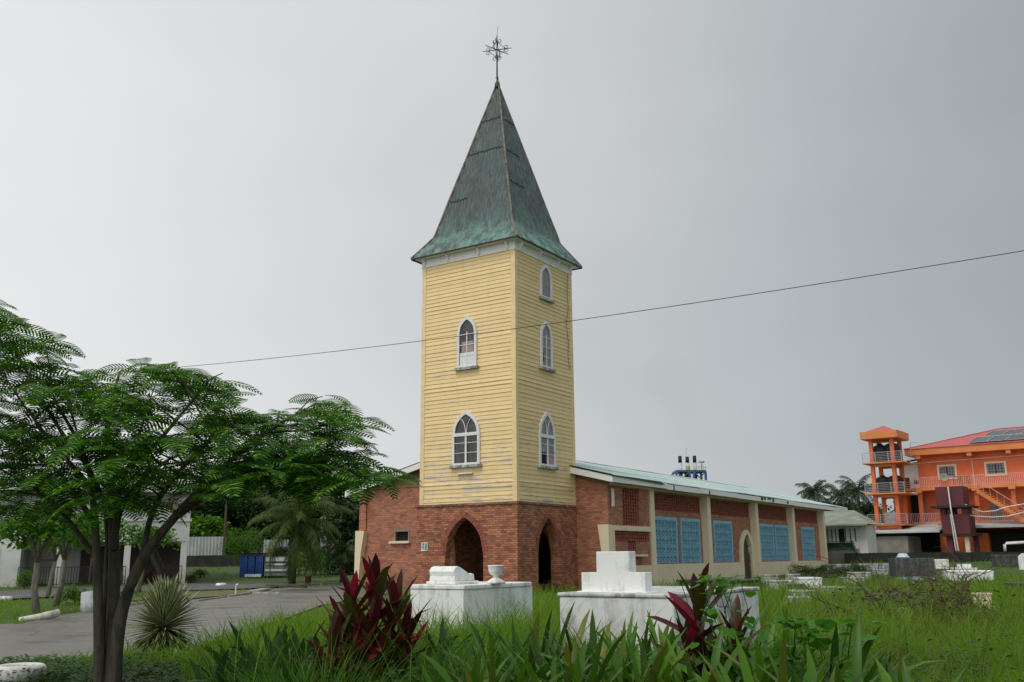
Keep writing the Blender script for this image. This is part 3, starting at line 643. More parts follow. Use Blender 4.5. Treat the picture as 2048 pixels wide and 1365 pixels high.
# main side wall
WX = 1.5; Y0, Y1 = 10.3, 42.7
wins = [(11.2, 14.3), (14.79, 17.6), (19.76, 22.89), (28.04, 31.01), (31.33, 34.3), (37.55, 40.82)]
b = MB(); PW = lambda u, z, d: (WX-d, u, z)
b.wall(Y0-.3, Y1, 0, 4.07, [(a, c, 1.25, flat(3.72)) for a, c in wins]+[(24.5, 26.1, .02, pointed(25.3, .8, 1.9, 3.0))], PW, .3)
b.box(WX-.3, WX, Y0-.3, Y1, 5.0, 5.2)
b.build('side_wall', 'brick2', church)
b = MB(); piers = [10.1, 18.0, 26.45, 34.4, 42.3]
for a, c in zip(piers, piers[1:]): lattice(b, a+.5, c, 4.07, 5.0, WX-.02, .26, .155)
b.build('pierced_frieze', 'brickplain', church)
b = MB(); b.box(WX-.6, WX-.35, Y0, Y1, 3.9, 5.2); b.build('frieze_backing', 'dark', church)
b = MB(); b.box(WX-.28, WX+.06, Y0-.3, 24.1, 0, 1.18); b.box(WX-.28, WX+.06, 26.5, Y1, 0, 1.18); b.build('plinth', 'beige', church)
b = MB(); b.box(WX-.1, WX+.42, 5.6, Y1+.3, 5.08, 5.24); b.build('wall_beam', 'beige', church)
for p in piers:
    b = MB(); q = .5
    b.prism([(WX-.1, 0), (WX+.45, 0), (WX+.42, 3.4), (WX+.42, 5.08), (WX-.1, 5.08)], lambda u, v, s_: (u, p+(q if s_ else 0), v)); b.build('pier', 'beige', church)
for a, c in wins:
    b = MB(); t = .17; z0, z1 = 1.2, 3.72
    b.box(WX-.02, WX+.05, a, c, z1-t, z1+.02); b.box(WX-.02, WX+.05, a, a+t, z0, z1-t); b.box(WX-.02, WX+.05, c-t, c, z0, z1-t)
    sc = b.build('window_screen', 'blue', church)
    b = MB(); n = 6; m_ = 5; du = (c-a-2*t)/n; dz = (z1-t-z0)/m_
    for i in range(n):
        for j in range(m_):
            u, z = a+t+du*(i+.5), z0+dz*(j+.5)
            Q = lambda uu, zz: (WX-.03, u+uu*du, z+zz*dz)
            for k in range(4):
                for (p0, p1) in (((.5, 0), (0, .5)),):
                    g = k*math.pi/2; rot = lambda p: (p[0]*math.cos(g)-p[1]*math.sin(g), p[0]*math.sin(g)+p[1]*math.cos(g))
                    b.bar(Q(*rot(p0)), Q(*rot(p1)), .05, .06, (1, 0, 0)); b.bar(Q(*rot((.5, .5))), Q(*rot((.22, .22))), .05, .06, (1, 0, 0))
            b.box(WX-.06, WX-.005, u-du*.13, u+du*.13, z-dz*.13, z+dz*.13)
        b.box(WX-.06, WX-.0, a+t+du*i-.015, a+t+du*i+.02, z0, z1-t)
    for j in range(m_+1): b.box(WX-.058, WX-.002, a+t, c-t, z0+dz*j-.02, z0+dz*j+.02)
    b.build('breeze_blocks', 'blueblock', sc)
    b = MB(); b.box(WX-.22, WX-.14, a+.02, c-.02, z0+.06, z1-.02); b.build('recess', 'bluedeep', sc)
# side door
b = MB(); uc = 25.3
fo, fi = pointed(uc, 1.25, 1.8, 3.28), pointed(uc, .8, 1.8, 3.0); N = 20
def dq(o, i_, d): return (WX+d, o, i_)
po = [(uc-1.25, 0)]+[(uc-1.25+2.5*k/N, fo(uc-1.25+2.5*k/N)) for k in range(N+1)]+[(uc+1.25, 0)]
pi_ = [(uc-.8, 0)]+[(uc-.8+1.6*k/N, fi(uc-.8+1.6*k/N)) for k in range(N+1)]+[(uc+.8, 0)]
for k in range(len(po)-1):
    b.quad(dq(*po[k], .14), dq(*po[k+1], .14), dq(*pi_[k+1], .14), dq(*pi_[k], .14)); b.quad(dq(*po[k], 0), dq(*po[k+1], 0), dq(*po[k+1], .14), dq(*po[k], .14)); b.quad(dq(*pi_[k], -.2), dq(*pi_[k+1], -.2), dq(*pi_[k+1], .14), dq(*pi_[k], .14))
dr_ = b.build('door', 'beige', church)
b = MB(); b.v = [dq(u, z, -.12) for u, z in pi_]; b.f.append(tuple(range(len(pi_)))); b.m.append(0); b.build('door_leaf', 'wood_dark', dr_)
# hidden walls and floor
b = MB(); b.box(FX0, FX0+.3, 5.7, Y1, 0, 5.3); b.box(FX0, WX, Y1+.01, Y1+.3, 0, 5.3); b.prism([(FX0, 5.3), (WX, 5.3), (WX, rz(WX, .2)), (RX, rz(RX, .2)), (FX0, rz(FX0, .2))], lambda u, v, s_: (u, Y1+.02 if s_ else Y1+.28, v)); b.build('rear_wall', 'brick2', church)
# roof
YR0, YR1 = 4.9, 48.3; EX1 = 2.4; EX0 = -15.2
def roof():
    b = MB(); P_ = .30
    for (u0, u1) in ((RX, EX1), (RX, EX0)):
        segs = [(0, .36), (.34, .69), (.67, 1.0)]
        for si, (t0, t1) in enumerate(segs):
            n = int((YR1-YR0)/P_*4); prev = None
            for i in range(n+1):
                y = YR0+(YR1-YR0)*i/n; a = .03*math.cos(i*math.pi/2)+(.008*math.sin(y*.9)); cur = []
                for t in (t0, t1):
                    u = u0+(u1-u0)*t; z = rz(u)+a+(.03 if t == t1 and t1 < 1 else 0)+(.02*math.sin(y*.31) if t == 1 else 0); cur.append((u, y, z+.04))
                if prev: b.quad(prev[0], cur[0], cur[1], prev[1])
                prev = cur
    return b.build('roof', 'aqua', church)
rf = roof()
b = MB(); b.prism([(RX-.35, rz(RX-.35)+.1), (RX, RZ+.14), (RX+.35, rz(RX+.35)+.1), (RX, RZ+.1)], lambda u, v, s_: (u, YR0 if s_ else YR1, v)); b.build('ridge_cap', 'aquawhite', rf)
b = MB(); b.quad((RX, YR0+.05, RZ-.08), (EX1, YR0+.05, rz(EX1)-.08), (EX1, YR1, rz(EX1)-.08), (RX, YR1, RZ-.08)); b.quad((RX, YR0+.05, RZ-.08), (EX0, YR0+.05, rz(EX0)-.08), (EX0, YR1, rz(EX0)-.08), (RX, YR1, RZ-.08)); b.build('soffit', mat('soffit_board', (.30, .26, .16), (.2, .17, .1), 1), rf)
b = MB(); Rr = random.Random(2); ye = YR0
while ye < YR1-.1:
    y2 = min(ye+Rr.uniform(4.5, 6.5), YR1); dz = Rr.uniform(-.02, .02); ze = rz(EX1); b.box(EX1-.04, EX1, ye, y2-.02, ze-.30+dz, ze-.015+dz); ye = y2
b.build('fascia_board', 'white', rf)
for ya_, yb_, d0, d1 in ((26.3, 26.7, .0, .22), (26.9, 27.2, .0, .16), (27.6, 28.3, .0, .1), (28.6, 28.9, .0, .25), (31.8, 32.1, .05, .22), (17.2, 17.35, .05, .3), (12.1, 12.2, 0, .3)):
    b = MB(); b.box(EX1-.01, EX1+.024, ya_, yb_, rz(EX1)-.02-d1, rz(EX1)-.02-d0); b.build('rot_patch', 'wood_dark', rf)
for u0, u1, y in ((RX, EX1, YR0), (RX, EX0, YR0), (RX, EX1, YR1), (RX, EX0, YR1)):
    b = MB(); yy = (y-.02, y+.03)
    b.prism([(u0, rz(u0)-.33), (u1, rz(u1)-.30), (u1, rz(u1)-.0), (u0, rz(u0)-.0)], lambda u, v, s_: (u, yy[0] if s_ else yy[1], v)); b.build('rake_board', 'white', rf)
b = MB(); b.box(EX1+.0, EX1+.05, YR0, 10.5, rz(EX1)-.0, rz(EX1)+.05)    # torn dark edge sheet on the first bays
b.prism([(4.95, rz(EX1)+.0), (10.6, rz(EX1)-.02), (10.8, rz(EX1)-.10), (9.5, rz(EX1)-.08), (7, rz(EX1)-.03)], lambda u, v, s_: (EX1+.05+(.03 if s_ else 0), u, v)); b.build('torn_edge', 'greenpaint', rf)
b = MB(); b.prism([(-.0, rz(0)+.06), (EX1+.03, rz(EX1)+.0), (EX1+.03, rz(EX1)+.09), (0, rz(0)+.1)], lambda u, v, s_: (u, YR0-.05 if s_ else YR0-.02, v)); b.build('rake_edge', 'iron', rf)
# ---------------------------------------------------------------- vegetation builders
def ribbon(b, base, az, L, W, lean, curl, n=6, fold=.0, tip=.35, U=None, twist=0):
    """strap leaf: base point, azimuth, length, width, start lean from vertical, total curl"""
    p = Vector(base); d = Vector((math.cos(az), math.sin(az), 0)); sd = Vector((-math.sin(az), math.cos(az), 0)); k = len(b.v); st = L/n
    cols = 3 if fold else 2
    for i in range(n+1):
        t = i/n; a = lean+curl*t*t; T = d*math.sin(a)+Vector((0, 0, 1))*math.cos(a); N_ = -d*math.cos(a)+Vector((0, 0, 1))*math.sin(a)
        wd = W*(.45+.55*min(1, t*3.2))*(1 if t < 1-tip else math.sqrt(max(0, (1-t)/tip))*.96+.04)/2
        s2 = (sd*math.cos(twist*t)+N_*math.sin(twist*t))
        if cols == 3:
            for q, u in ((-1, 0), (0, .5), (1, 1)): b.v.append(tuple(p+s2*wd*q+N_*(abs(q)*fold*wd))); 
            if U is not None: U += [0, .5, 1]
        else:
            for q in (-1, 1): b.v.append(tuple(p+s2*wd*q))
        p = p+T*st
    for i in range(n):
        for c in range(cols-1): a = k+i*cols+c; b.f.append((a, a+1, a+cols+1, a+cols)); b.m.append(b.cur)
def strap_clump(base, n, L, W, seed, m, label, cat='lily plant', group=None, lean=.9, name='lily_plant'):
    r = random.Random(seed); b = MB()
    for i in range(n):
        az = r.uniform(0, 6.283); q = r.random()
        ribbon(b, (r.uniform(-.09, .09), r.uniform(-.09, .09), -.03), az, L*r.uniform(.65, 1.1), W*r.uniform(.7, 1.15), .08+q*lean*.85, r.uniform(.4, 1.9)*(.4+q), 8, .22, .24, None, r.uniform(-.6, .6))
    return tag(b.build(name, m, None, base, True), label, cat, group)
def cordyline(base, stems, seed, label, L=.42, W=.085):
    r = random.Random(seed); root = empty('cordyline', base, 0, label, 'shrub'); b = MB()
    for (dx, dy, h, nl) in stems:
        bs = MB(); bs.tube([(dx*.2, dy*.2, -.1), (dx*.6, dy*.6, h*.5), (dx, dy, h)], [.022, .018, .012], 6); bs.build('stem', 'brown', root)
        for i in range(nl):
            t = i/nl; az = i*2.4+r.uniform(-.3, .3); z = h-(1-t)**1.2*min(h*.75, .62)
            ribbon(b, (dx*(.6+.4*t), dy*(.6+.4*t), z), az, L*r.uniform(.8, 1.15)*(1-.25*max(0, t-.8)/.2), W*r.uniform(.8, 1.25), .12+1.45*(1-t)**.8+r.uniform(-.15, .15), r.uniform(.2, .9)*(1.15-t), 6, .28, .5, None, r.uniform(-.6, .6))
    b.build('foliage', 'cordy', root, smooth=True); return root
def leafy(b, c, rad, n, size, r, shell=.55, aspect=.5, droop=.3):
    """scatter leaf-sized faces in clumps through an ellipsoid"""
    nc = max(4, n//26); cl = []
    for i in range(nc):
        while True:
            v = Vector((r.uniform(-1, 1), r.uniform(-1, 1), r.uniform(-1, 1)))
            if shell < v.length < 1: break
        cl.append(Vector(c)+Vector((v.x*rad[0], v.y*rad[1], v.z*rad[2])))
    for i in range(n):
        p0 = cl[i % nc]; cr_ = .28*(rad[0]+rad[2])/2*.9+size
        p = p0+Vector((r.gauss(0, 1), r.gauss(0, 1), r.gauss(0, .6)))*cr_*.5
        a = r.uniform(0, 6.283); el = r.gauss(-droop, .5); d = Vector((math.cos(a)*math.cos(el), math.sin(a)*math.cos(el), math.sin(el))); s_ = size*r.uniform(.6, 1.2)
        q = d.cross(Vector((r.gauss(0, .4), r.gauss(0, .4), 1))).normalized()*s_*aspect*.5
        b.quad(p, p+d*s_*.5+q, p+d*s_, p+d*s_*.5-q)
def branchy(b, base, h, r0, seed, forks=5, spread=.5, fh=.4):
    r = random.Random(seed); base = Vector(base); f = base+Vector((r.uniform(-.1, .1)*h, r.uniform(-.1, .1)*h, h*fh))
    b.tube([base-Vector((0, 0, .1)), (base+f)/2+Vector((r.uniform(-.05, .05), 0, 0))*h, f], [r0*1.2, r0, r0*.85], 8)
    for i in range(forks):
        a = i*6.283/forks+r.uniform(-.4, .4); e = f+Vector((math.cos(a)*spread*h, math.sin(a)*spread*h, h*(1-fh)*r.uniform(.6, .95)))
        m_ = (f+e)/2+Vector((0, 0, h*.06)); b.tube([f, m_, e], [r0*.6, r0*.4, r0*.15], 6)
def tree(name, base, h, rad, n, size, seed, tm, cm, label, cat='tree', group=None, fh=.4, zc=None, r0=None, lumps=None, aspect=.5, shell=.45):
    root = empty(name, base, 0, label, cat, group); r = random.Random(seed)
    b = MB(); branchy(b, (0, 0, 0), h*.92, r0 or h*.03, seed, 6, rad[0]/h*.6, fh); b.build('trunk', tm, root, smooth=True)
    b = MB(); zc = zc or h-rad[2]
    if lumps:
        for (lx, ly, lz, s_) in lumps: leafy(b, (lx, ly, lz), tuple(v*s_ for v in rad), int(n*s_*s_), size, r, shell, aspect)
    else: leafy(b, (0, 0, zc), rad, n, size, r, shell, aspect)
    b.build('crown', cm, root); return root
def palm(name, base, h, L, nf, seed, cm, label, group=None, bend=(0, 0), old=.3, tr=.14, leaf=.55, nl=26, cat='palm tree'):
    root = empty(name, base, 0, label, cat, group); r = random.Random(seed); top = Vector((bend[0], bend[1], h))
    b = MB(); b.tube([(0, 0, -.2), (bend[0]*.2, bend[1]*.2, h*.35), (bend[0]*.6, bend[1]*.6, h*.7), top], [tr*1.5, tr, tr*.85, tr*.8], 8); b.build('trunk', 'bark', root, smooth=True)
    b = MB()
    for i in range(nf):
        az = i*2.4+r.uniform(-.2, .2); t = i/nf; el = 1.35-t*(1.5+old)+r.uniform(-.1, .1); Lf = L*r.uniform(.85, 1.05)
        d = Vector((math.cos(az), math.sin(az), 0)); sd = Vector((-math.sin(az), math.cos(az), 0)); p = top+Vector((0, 0, .1)); pts = []; n = 9
        for k in range(n+1):
            e_ = el-(k/n)**1.3*(1.5+.3*r.random()*0); pts.append(p.copy()); p = p+(d*math.cos(e_)+Vector((0, 0, math.sin(e_))))*Lf/n
        b.tube(pts, [.035*(1-k/(n+1))+.006 for k in range(n+1)], 4)
        for k in range(nl):
            u = .12+.88*k/nl; x_ = u*n; a = min(int(x_), n-1); q = pts[a].lerp(pts[a+1], x_-a); T = (pts[a+1]-pts[a]).normalized()
            ll = leaf*(math.sin(min(1, u*1.15)*math.pi*.86)+.25)*r.uniform(.85, 1.1)
            for s_ in (-1, 1):
                dr = (sd*s_*.72+T*.5+Vector((0, 0, -.30-r.uniform(0, .4)))).normalized(); e1 = q+dr*ll*.55; e2 = e1+(dr+Vector((0, 0, -.5))).normalized()*ll*.45; w_ = T*.028
                b.quad(q-w_, q+w_, e1+w_*1.1, e1-w_*1.1); b.quad(e1-w_*1.1, e1+w_*1.1, e2)
    b.build('crown', cm, root); return root
# ---------------------------------------------------------------- orientation for tombs: parallel to the church
def tomb_box(b, w, l, z0, z1, ch=.0):
    """front edge along local x (0..w going left = -x), length along +y"""
    b.box(-w, 0, 0, l, z0, z1)
def bevel(o, w=.015, seg=2):
    m = o.modifiers.new('bevel', 'BEVEL'); m.width = w; m.segments = seg; m.limit_method = 'ANGLE'; return o
# tomb A with scroll and urn
tA = empty('tomb', (-.97, 19.03, 0), -YAW, 'low whitewashed box tomb with a scroll headrest and an urn, standing before the arched porch', 'tomb')
b = MB(); b.box(-1.315, 0, 0, 2.49, -.1, 1.0); bevel(b.build('tomb_body', 'tomb', tA))
b = MB(); b.box(-1.33, .03, -.02, 2.42, 1.002, 1.09); bevel(b.build('tomb_slab', 'tomb', tA), .02)
b = MB()
prof = [(-.02, 0), (.0, .10), (-.03, .19), (.03, .27), (.12, .29), (.2, .27), (.55, .12), (.58, .15), (.66, .13), (.68, .02), (.68, 0)]
b.prism([(y, z) for y, z in prof], lambda u, v, s_: (-1.0 if s_ else -.38, .22+u, 1.15+v)); b.box(-1.05, -.33, .16, .98, 1.092, 1.15); bevel(b.build('scroll_headrest', 'tomb', tA, smooth=False), .02, 3)
pu = Matrix.Rotation(-YAW, 4, 'Z')@Vector((-.38, 1.5, 0))
b = MB(); b.lathe([(.19, 0), (.18, .04), (.10, .09), (.055, .12), (.06, .15), (.12, .19), (.15, .25), (.155, .33), (.17, .34), (.17, .36), (.13, .36), (.12, .3), (.02, .26)], (0, 0, 0), 24)
pu = at(992, 1160, 19.9); pu.z = 1.092
tag(b.build('urn', 'tomb', None, pu, True), 'small white goblet shaped urn standing on the tomb before the porch', 'urn')
# tomb B with stepped headstone
tB = empty('tomb', (2.1, 13.1, 0), -YAW, 'large grey stained white vault tomb with a stepped headstone, nearest to the viewer', 'tomb')
b = MB(); b.box(-1.75, 0, 0, 3.3, -.1, 1.06); bevel(b.build('tomb_body', stainmat('streaky_whitewash', (.70, .71, .70), (.13, .14, .12), .75, .36, 1.0), tB), .03)
b = MB(); b.box(-1.77, .02, -.02, 3.32, 1.06, 1.11); bevel(b.build('tomb_slab', stainmat('grey_washed_top', (.62, .63, .63), (.2, .21, .2), .9, .30, 1.5), tB), .015)
b = MB(); b.prism([(-1.55, 0), (-.54, 0), (-.54, .27), (-.78, .27), (-.78, .56), (-1.30, .56), (-1.30, .27), (-1.55, .27)], lambda u, v, s_: (u, .30 if s_ else .52, 1.112+v)); b.box(-1.60, -.48, .24, .60, 1.105, 1.125); bevel(b.build('headstone', 'tomb', tB), .012)
# dark polished slab behind tomb B and small leafy tufts
p = G(1420, 1182); root = empty('grave', p, -YAW, 'long low black grave slab between the big white tomb and the church wall', 'grave')
b = MB(); b.box(-1.6, 1.6, 0, 2.4, -.1, .42); bevel(b.build('grave_base', 'tombdark', root)); b = MB(); b.box(-1.7, 1.7, -.1, 2.5, .42, .5); bevel(b.build('grave_slab', 'tombdark', root))
# ---- graves in the right field, each surveyed: (x0, x1, ytop, ybottom, material, depth, label, headstone)
graves = [
 (1655, 1705, 1130, 1139, 'tombgrey', 2.2, 'flat white grave slab just past the far corner of the church', 0),
 (1720, 1788, 1129, 1137, 'tombgrey', 2.0, 'long flat white grave slab between the church corner and the black water tank', 0),
 (1872, 1898, 1120, 1134, 'tomb', 1.6, 'small white box tomb right behind the black water tank', 0),
 (1917, 1955, 1137, 1147, 'tomb', 1.5, 'stepped white tomb behind the longest low white tomb on the right', 1),
 (1894, 1985, 1143, 1158, 'tomb', 2.0, 'broad low white tomb right of the black water tank', 0),
 (2041, 2080, 1109, 1136, 'tomb', .5, 'tall white headstone cut by the right edge of the view', 0),
 (2036, 2080, 1168, 1184, 'tombdark', 1.5, 'black low tomb at the right edge below the tall white headstone', 0),
 (1522, 1555, 1151, 1162, 'tombgrey', 1.8, 'grey low slab beside the pier right of the arched side door', 0),
 (1572, 1600, 1150, 1165, 'tombgrey', 1.6, 'white low slab close to the wall under the paired blue screens', 0),
 (1600, 1645, 1157, 1173, 'tomb', 1.8, 'white box grave left of the hedge end', 0),
 (1533, 1584, 1163, 1177, 'tombgrey', 1.5, 'white long grave just right of the big vault tomb', 0),
 (1576, 1608, 1170, 1182, 'tombdark', 1.2, 'small black box grave in front of the white box grave', 0),
 (1587, 1630, 1183, 1194, 'tombgrey', 1.4, 'grey sunken slab in the grass below the small black grave', 0),
 (1620, 1690, 1176, 1184, 'tombgrey', 2.0, 'thin wide grey slab in the grass right of the small black grave', 0),
 (1697, 1729, 1178, 1187, 'tombdark', 1.4, 'thin black slab half hidden in grass left of the bare bush', 0),
 (1754, 1827, 1190, 1206, 'tombdark', 1.6, 'dark wide slab behind the bare bush', 0),
 (1799, 1822, 1219, 1248, 'tombgrey', .25, 'little pale headstone standing inside the bare bush', 0),
 (1696, 1742, 1146, 1156, 'tombgrey', 1.8, 'white flat slab in front of the hedge right end', 0),
 (1690, 1730, 1156, 1163, 'tombgrey', 1.8, 'grey flat slab right below the white slab by the hedge', 0),
 (1995, 2038, 1111, 1131, 'tombdark', 2.5, 'black block tomb left of the tall white headstone', 0),
 (1745, 1790, 1140, 1146, 'tombgrey', 1.5, 'grey flat slab left of the black water tank foot', 0),
 (1580, 1625, 1196, 1204, 'tombgrey', 1.4, 'lowest grey slab in the grass right of the big vault tomb', 0),
]
for i, (xa, xb, yt, yb, m, dep, lab, hs) in enumerate(graves):
    p = G((xa+xb)/2, yb+4); s_ = p.y/FPX; w_ = (xb-xa)*s_*.95; h = (yb+4-yt)*s_
    if abs(h) < .12: h = .12
    yaw = -YAW*.55 if i % 3 else -YAW*.2; root = empty('grave', p, yaw, lab, 'grave', 'graves scattered in the grass')
    dep = min(dep, w_*1.2+.3)
    if dep < .6: b = MB(); b.prism([(-w_/2, -.1), (w_/2, -.1), (w_/2, h*.8), (w_*.3, h), (-w_*.3, h), (-w_/2, h*.8)], lambda u, v, q: (u, 0 if q else .18, v)); bevel(b.build('headstone', m, root)); continue
    b = MB(); b.box(-w_/2, w_/2, 0, dep, -.1, h*.80); bevel(b.build('grave_base', m, root), .02)
    b = MB(); b.box(-w_/2-.02, w_/2+.02, -.02, dep+.02, h*.803, h); 
    if hs: b.box(-w_*.3, w_*.3, .3, .9, h+.003, h*1.5)
    bevel(b.build('grave_slab', m, root), .02)
# small white tomb with broken headstone on the far right
p = G(1976, 1226); s_ = p.y/FPX; root = empty('grave', p, -YAW*.5, 'small white stained tomb with a square headstone block in the tall grass', 'grave', 'graves scattered in the grass')
b = MB(); b.box(-22*s_, 24*s_, 0, .9, -.05, 11*s_); bevel(b.build('grave_base', 'tomb', root)); b = MB(); b.box(-20*s_, 12*s_, .25, .55, 11.2*s_, 33*s_); b.box(-22*s_, 14*s_, .2, .6, 33.2*s_, 36*s_); bevel(b.build('headstone', 'beige', root), .01)
b = MB(); b.box(24.5*s_, 26.5*s_, -.05, .9, 0, 10*s_); b.build('end_slab', 'tombdark', root)
# black water tank / tomb with blue cover
p = G(1832, 1160); s_ = p.y/FPX; root = empty('box_tomb', p, -YAW*.35, 'big blackened box tomb with pale blue foot, standing in the right field', 'tomb')
b = MB(); b.box(-37*s_, 37*s_, 0, 2.2, .22, 41*s_); bevel(b.build('tomb_body', 'tombdark', root), .03)
b = MB(); b.box(-35*s_, 35*s_, .05, 2.1, -.1, .23); b.build('foot', stainmat('pale_blue_foot', (.34, .45, .52), (.08, .1, .1), .8, .34), root)
p2 = Vector(p)+Vector((-.3, 1.0, 41*s_)); b = MB(); b.lathe([(.30, 0), (.42, .03), (.42, .09), (.34, .12), (.31, .22), (.22, .30), (.0, .31)], (0, 0, 0), 16)
tag(b.build('basin', mat('blue_white_enamel', (.35, .50, .66), (.6, .64, .68), 6, .4), None, p2, True), 'pale blue basin upturned on the big black box tomb', 'basin')
# concrete tank on the field wall, white bent pipe
def bentpipe(pix, Y, r_, label, name='pipe', mt='pipewhite'):
    pts = [at(x_, y_, Y) for x_, y_ in pix]; o = pts[0].copy(); b = MB(); b.tube([q-o for q in pts], r_, 8)
    return tag(b.build(name, mt, None, o, True), label, 'pipe')
bentpipe([(2010, 1103), (2009, 1090), (2013, 1087), (2070, 1084)], 86, .13, 'thick white bent pipe above the dark boundary wall at the right edge')
# hedge
p0, p1 = G(1588, 1158), G(1742, 1153); b = MB(); r = random.Random(4); L_ = (p1-p0)
for i in range(5200):
    t = r.random(); hh = .75+.12*math.sin(t*17)+.1*math.sin(t*41); q = p0+L_*t+Vector((r.uniform(-.3, .3), r.uniform(0, .9), 0)); q.z = p0.z+hh*r.random()**.6
    a = r.uniform(0, 6.28); d = Vector((math.cos(a), math.sin(a), r.uniform(-.3, .6)))*.11; w_ = Vector((-math.sin(a), math.cos(a), r.uniform(-.3, .3)))*.045; b.quad(q, q+d*.5+w_, q+d, q+d*.5-w_)
tag(b.build('hedge', 'hedge'), 'low clipped green hedge running past the end of the church', 'hedge')
# bare thorny bush
def bare_bush():
    p = G(1835, 1262); root = empty('dead_bush', p, 0, 'bare brown branching dead bush tangled in the tall grass', 'bush'); r = random.Random(12); b = MB()
    def grow(q, d, L, rad, lvl):
        n = 5; pts = [q]; 
        for k in range(n):
            d = (d+Vector((r.gauss(0, .28), r.gauss(0, .28), r.gauss(.0, .22)-.03*lvl))).normalized(); q = q+d*L/n; pts.append(q)
            if lvl < 3 and k >= 1 and r.random() < .85: grow(q, (d+Vector((r.gauss(0, .75), r.gauss(0, .75), r.gauss(.1, .5)))).normalized(), L*r.uniform(.45, .75), rad*.6, lvl+1)
        b.tube(pts, [rad*(1-.13*k) for k in range(n+1)], 4)
    for i in range(15):
        a = r.uniform(0, 6.28); x0 = r.uniform(-1.5, 1.2); grow(Vector((x0, r.uniform(-.5, .5), 0)), Vector((math.cos(a)*.9, math.sin(a)*.6, r.uniform(.35, .9))).normalized(), r.uniform(.9, 1.6), .022, 0)
    b.build('branches', 'brown', root)
    b = MB()
    for i in range(2600):
        q = Vector((r.gauss(0, .95), r.gauss(0, .5), .85*r.random()**1.5)); a = r.uniform(0, 6.28); d = Vector((math.cos(a), math.sin(a), r.uniform(-.5, .8)))*r.uniform(.05, .12); w_ = Vector((-d.y, d.x, 0))*.4; b.quad(q, q+d*.5+w_, q+d, q+d*.5-w_)
    b.build('dry_leaves', 'dry', root)
bare_bush()
# ---------------------------------------------------------------- boundary wall, right side
def plane_pts(P0, U):
    P0 = Vector(P0)
    def f(px, py):       # survey pixel on the vertical plane through P0 along U -> (u, z)
        d = Vector(ray(px, py)); n_ = Vector((-U.y, U.x, 0)); t = (P0-Vector(CAM)).dot(n_)/d.dot(n_); X = Vector(CAM)+d*t; return (X-P0).dot(U), X.z
    return f
b = MB(); a0, a1 = at(1690, 1110, 84), at(2300, 1110, 84); wl = a1.x-a0.x
for i in range(12): b.box(wl*i/12, wl*(i+1)/12-.03, 0, .2, -1.5, (1.6+(1108.5-1105.5)/FPX*84)-.0-.0+(i % 2)*.02)
tag(b.build('boundary_wall', 'wallblack', None, (a0.x, 84, 0)), 'low blackened boundary wall behind the graves on the right', 'wall')
# ---------------------------------------------------------------- orange building
OU = Vector((.80, -.60, 0)); OV_ = Vector((.60, .80, 0))
OP = at(1852, 1100, 96); OP.z = 0; OYAW = math.atan2(OU.y, OU.x); oz = .9
of = plane_pts(OP, OU)
def oP(px, py): return of(px, py)
ob = empty('orange_building', (OP.x, OP.y, 0), OYAW, 'three storey orange building with red hipped roof, balconies and solar panels', 'building')
def seg(px): return oP(px, 1000)[0]
zsl1 = oP(1900, 1048)[1]; zsl2 = oP(1900, 976)[1]; zrf0 = oP(1900, 909)[1]; zrf1 = oP(1900, 896)[1]
UE = seg(2048)+9
b = MB(); b.box(0, UE, 0, 14, -.5, zrf0); b.build('wall', 'orange', ob)
b = MB(); b.box(-.8, UE+1, -1.2, 15, zrf0+.003, zrf1); b.build('roof_beam', 'orange2', ob)
for px in (1850, 1953, 2032):
    u = seg(px); b = MB(); b.box(u-.2, u+.2, -1.1, 0-.003, zrf0-.35, zrf0); b.build('beam_end', 'orange2', ob)
# hipped roof
hz_ = oP(1955, 864)[1]+.9; b = MB(); u0, u1, v0, v1 = -.9, UE+1, -1.3, 15; z0 = zrf1+.01; um = seg(1957)+1.2; vm = 6.85
b.quad((u0, v0, z0), (u1, v0, z0), (u1, vm, hz_), (um, vm, hz_)); b.quad((u0, v0, z0), (um, vm, hz_), (u0, v1, z0)); b.quad((u0, v1, z0), (um, vm, hz_), (u1, vm, hz_), (u1, v1, z0))
b.bar((u0, v0, z0+.03), (um, vm, hz_+.03), .15, .06); b.bar((um, vm, hz_+.03), (u1, vm, hz_+.03), .15, .06)
orf = b.build('roof', 'redroof', ob)
# solar panels on the front slope
sv = Vector((0, vm-v0, hz_-z0)); 
for j in range(2):
    for i in range(7):
        b = MB(); c0 = .07+j*.37; c1 = c0+.345; ua = seg(1952)+(-.0+j*.55)+i*1.62; ub = ua+1.52
        nn = Vector((0, -(hz_-z0), vm-v0)).normalized()*.12
        Pq = lambda u, t: Vector((u+t*.9, v0, z0))+sv*t+nn
        b.quad(Pq(ua, c0), Pq(ub, c0), Pq(ub, c1), Pq(ua, c1)); so_ = b.build('solar_panel', 'solar', ob)
        b = MB(); fr = [Pq(ua, c0), Pq(ub, c0), Pq(ub, c1), Pq(ua, c1)]
        for k in range(4): b.bar(fr[k]+nn*.1, fr[(k+1) % 4]+nn*.1, .06, .05)
        b.build('panel_frame', 'steel', so_)
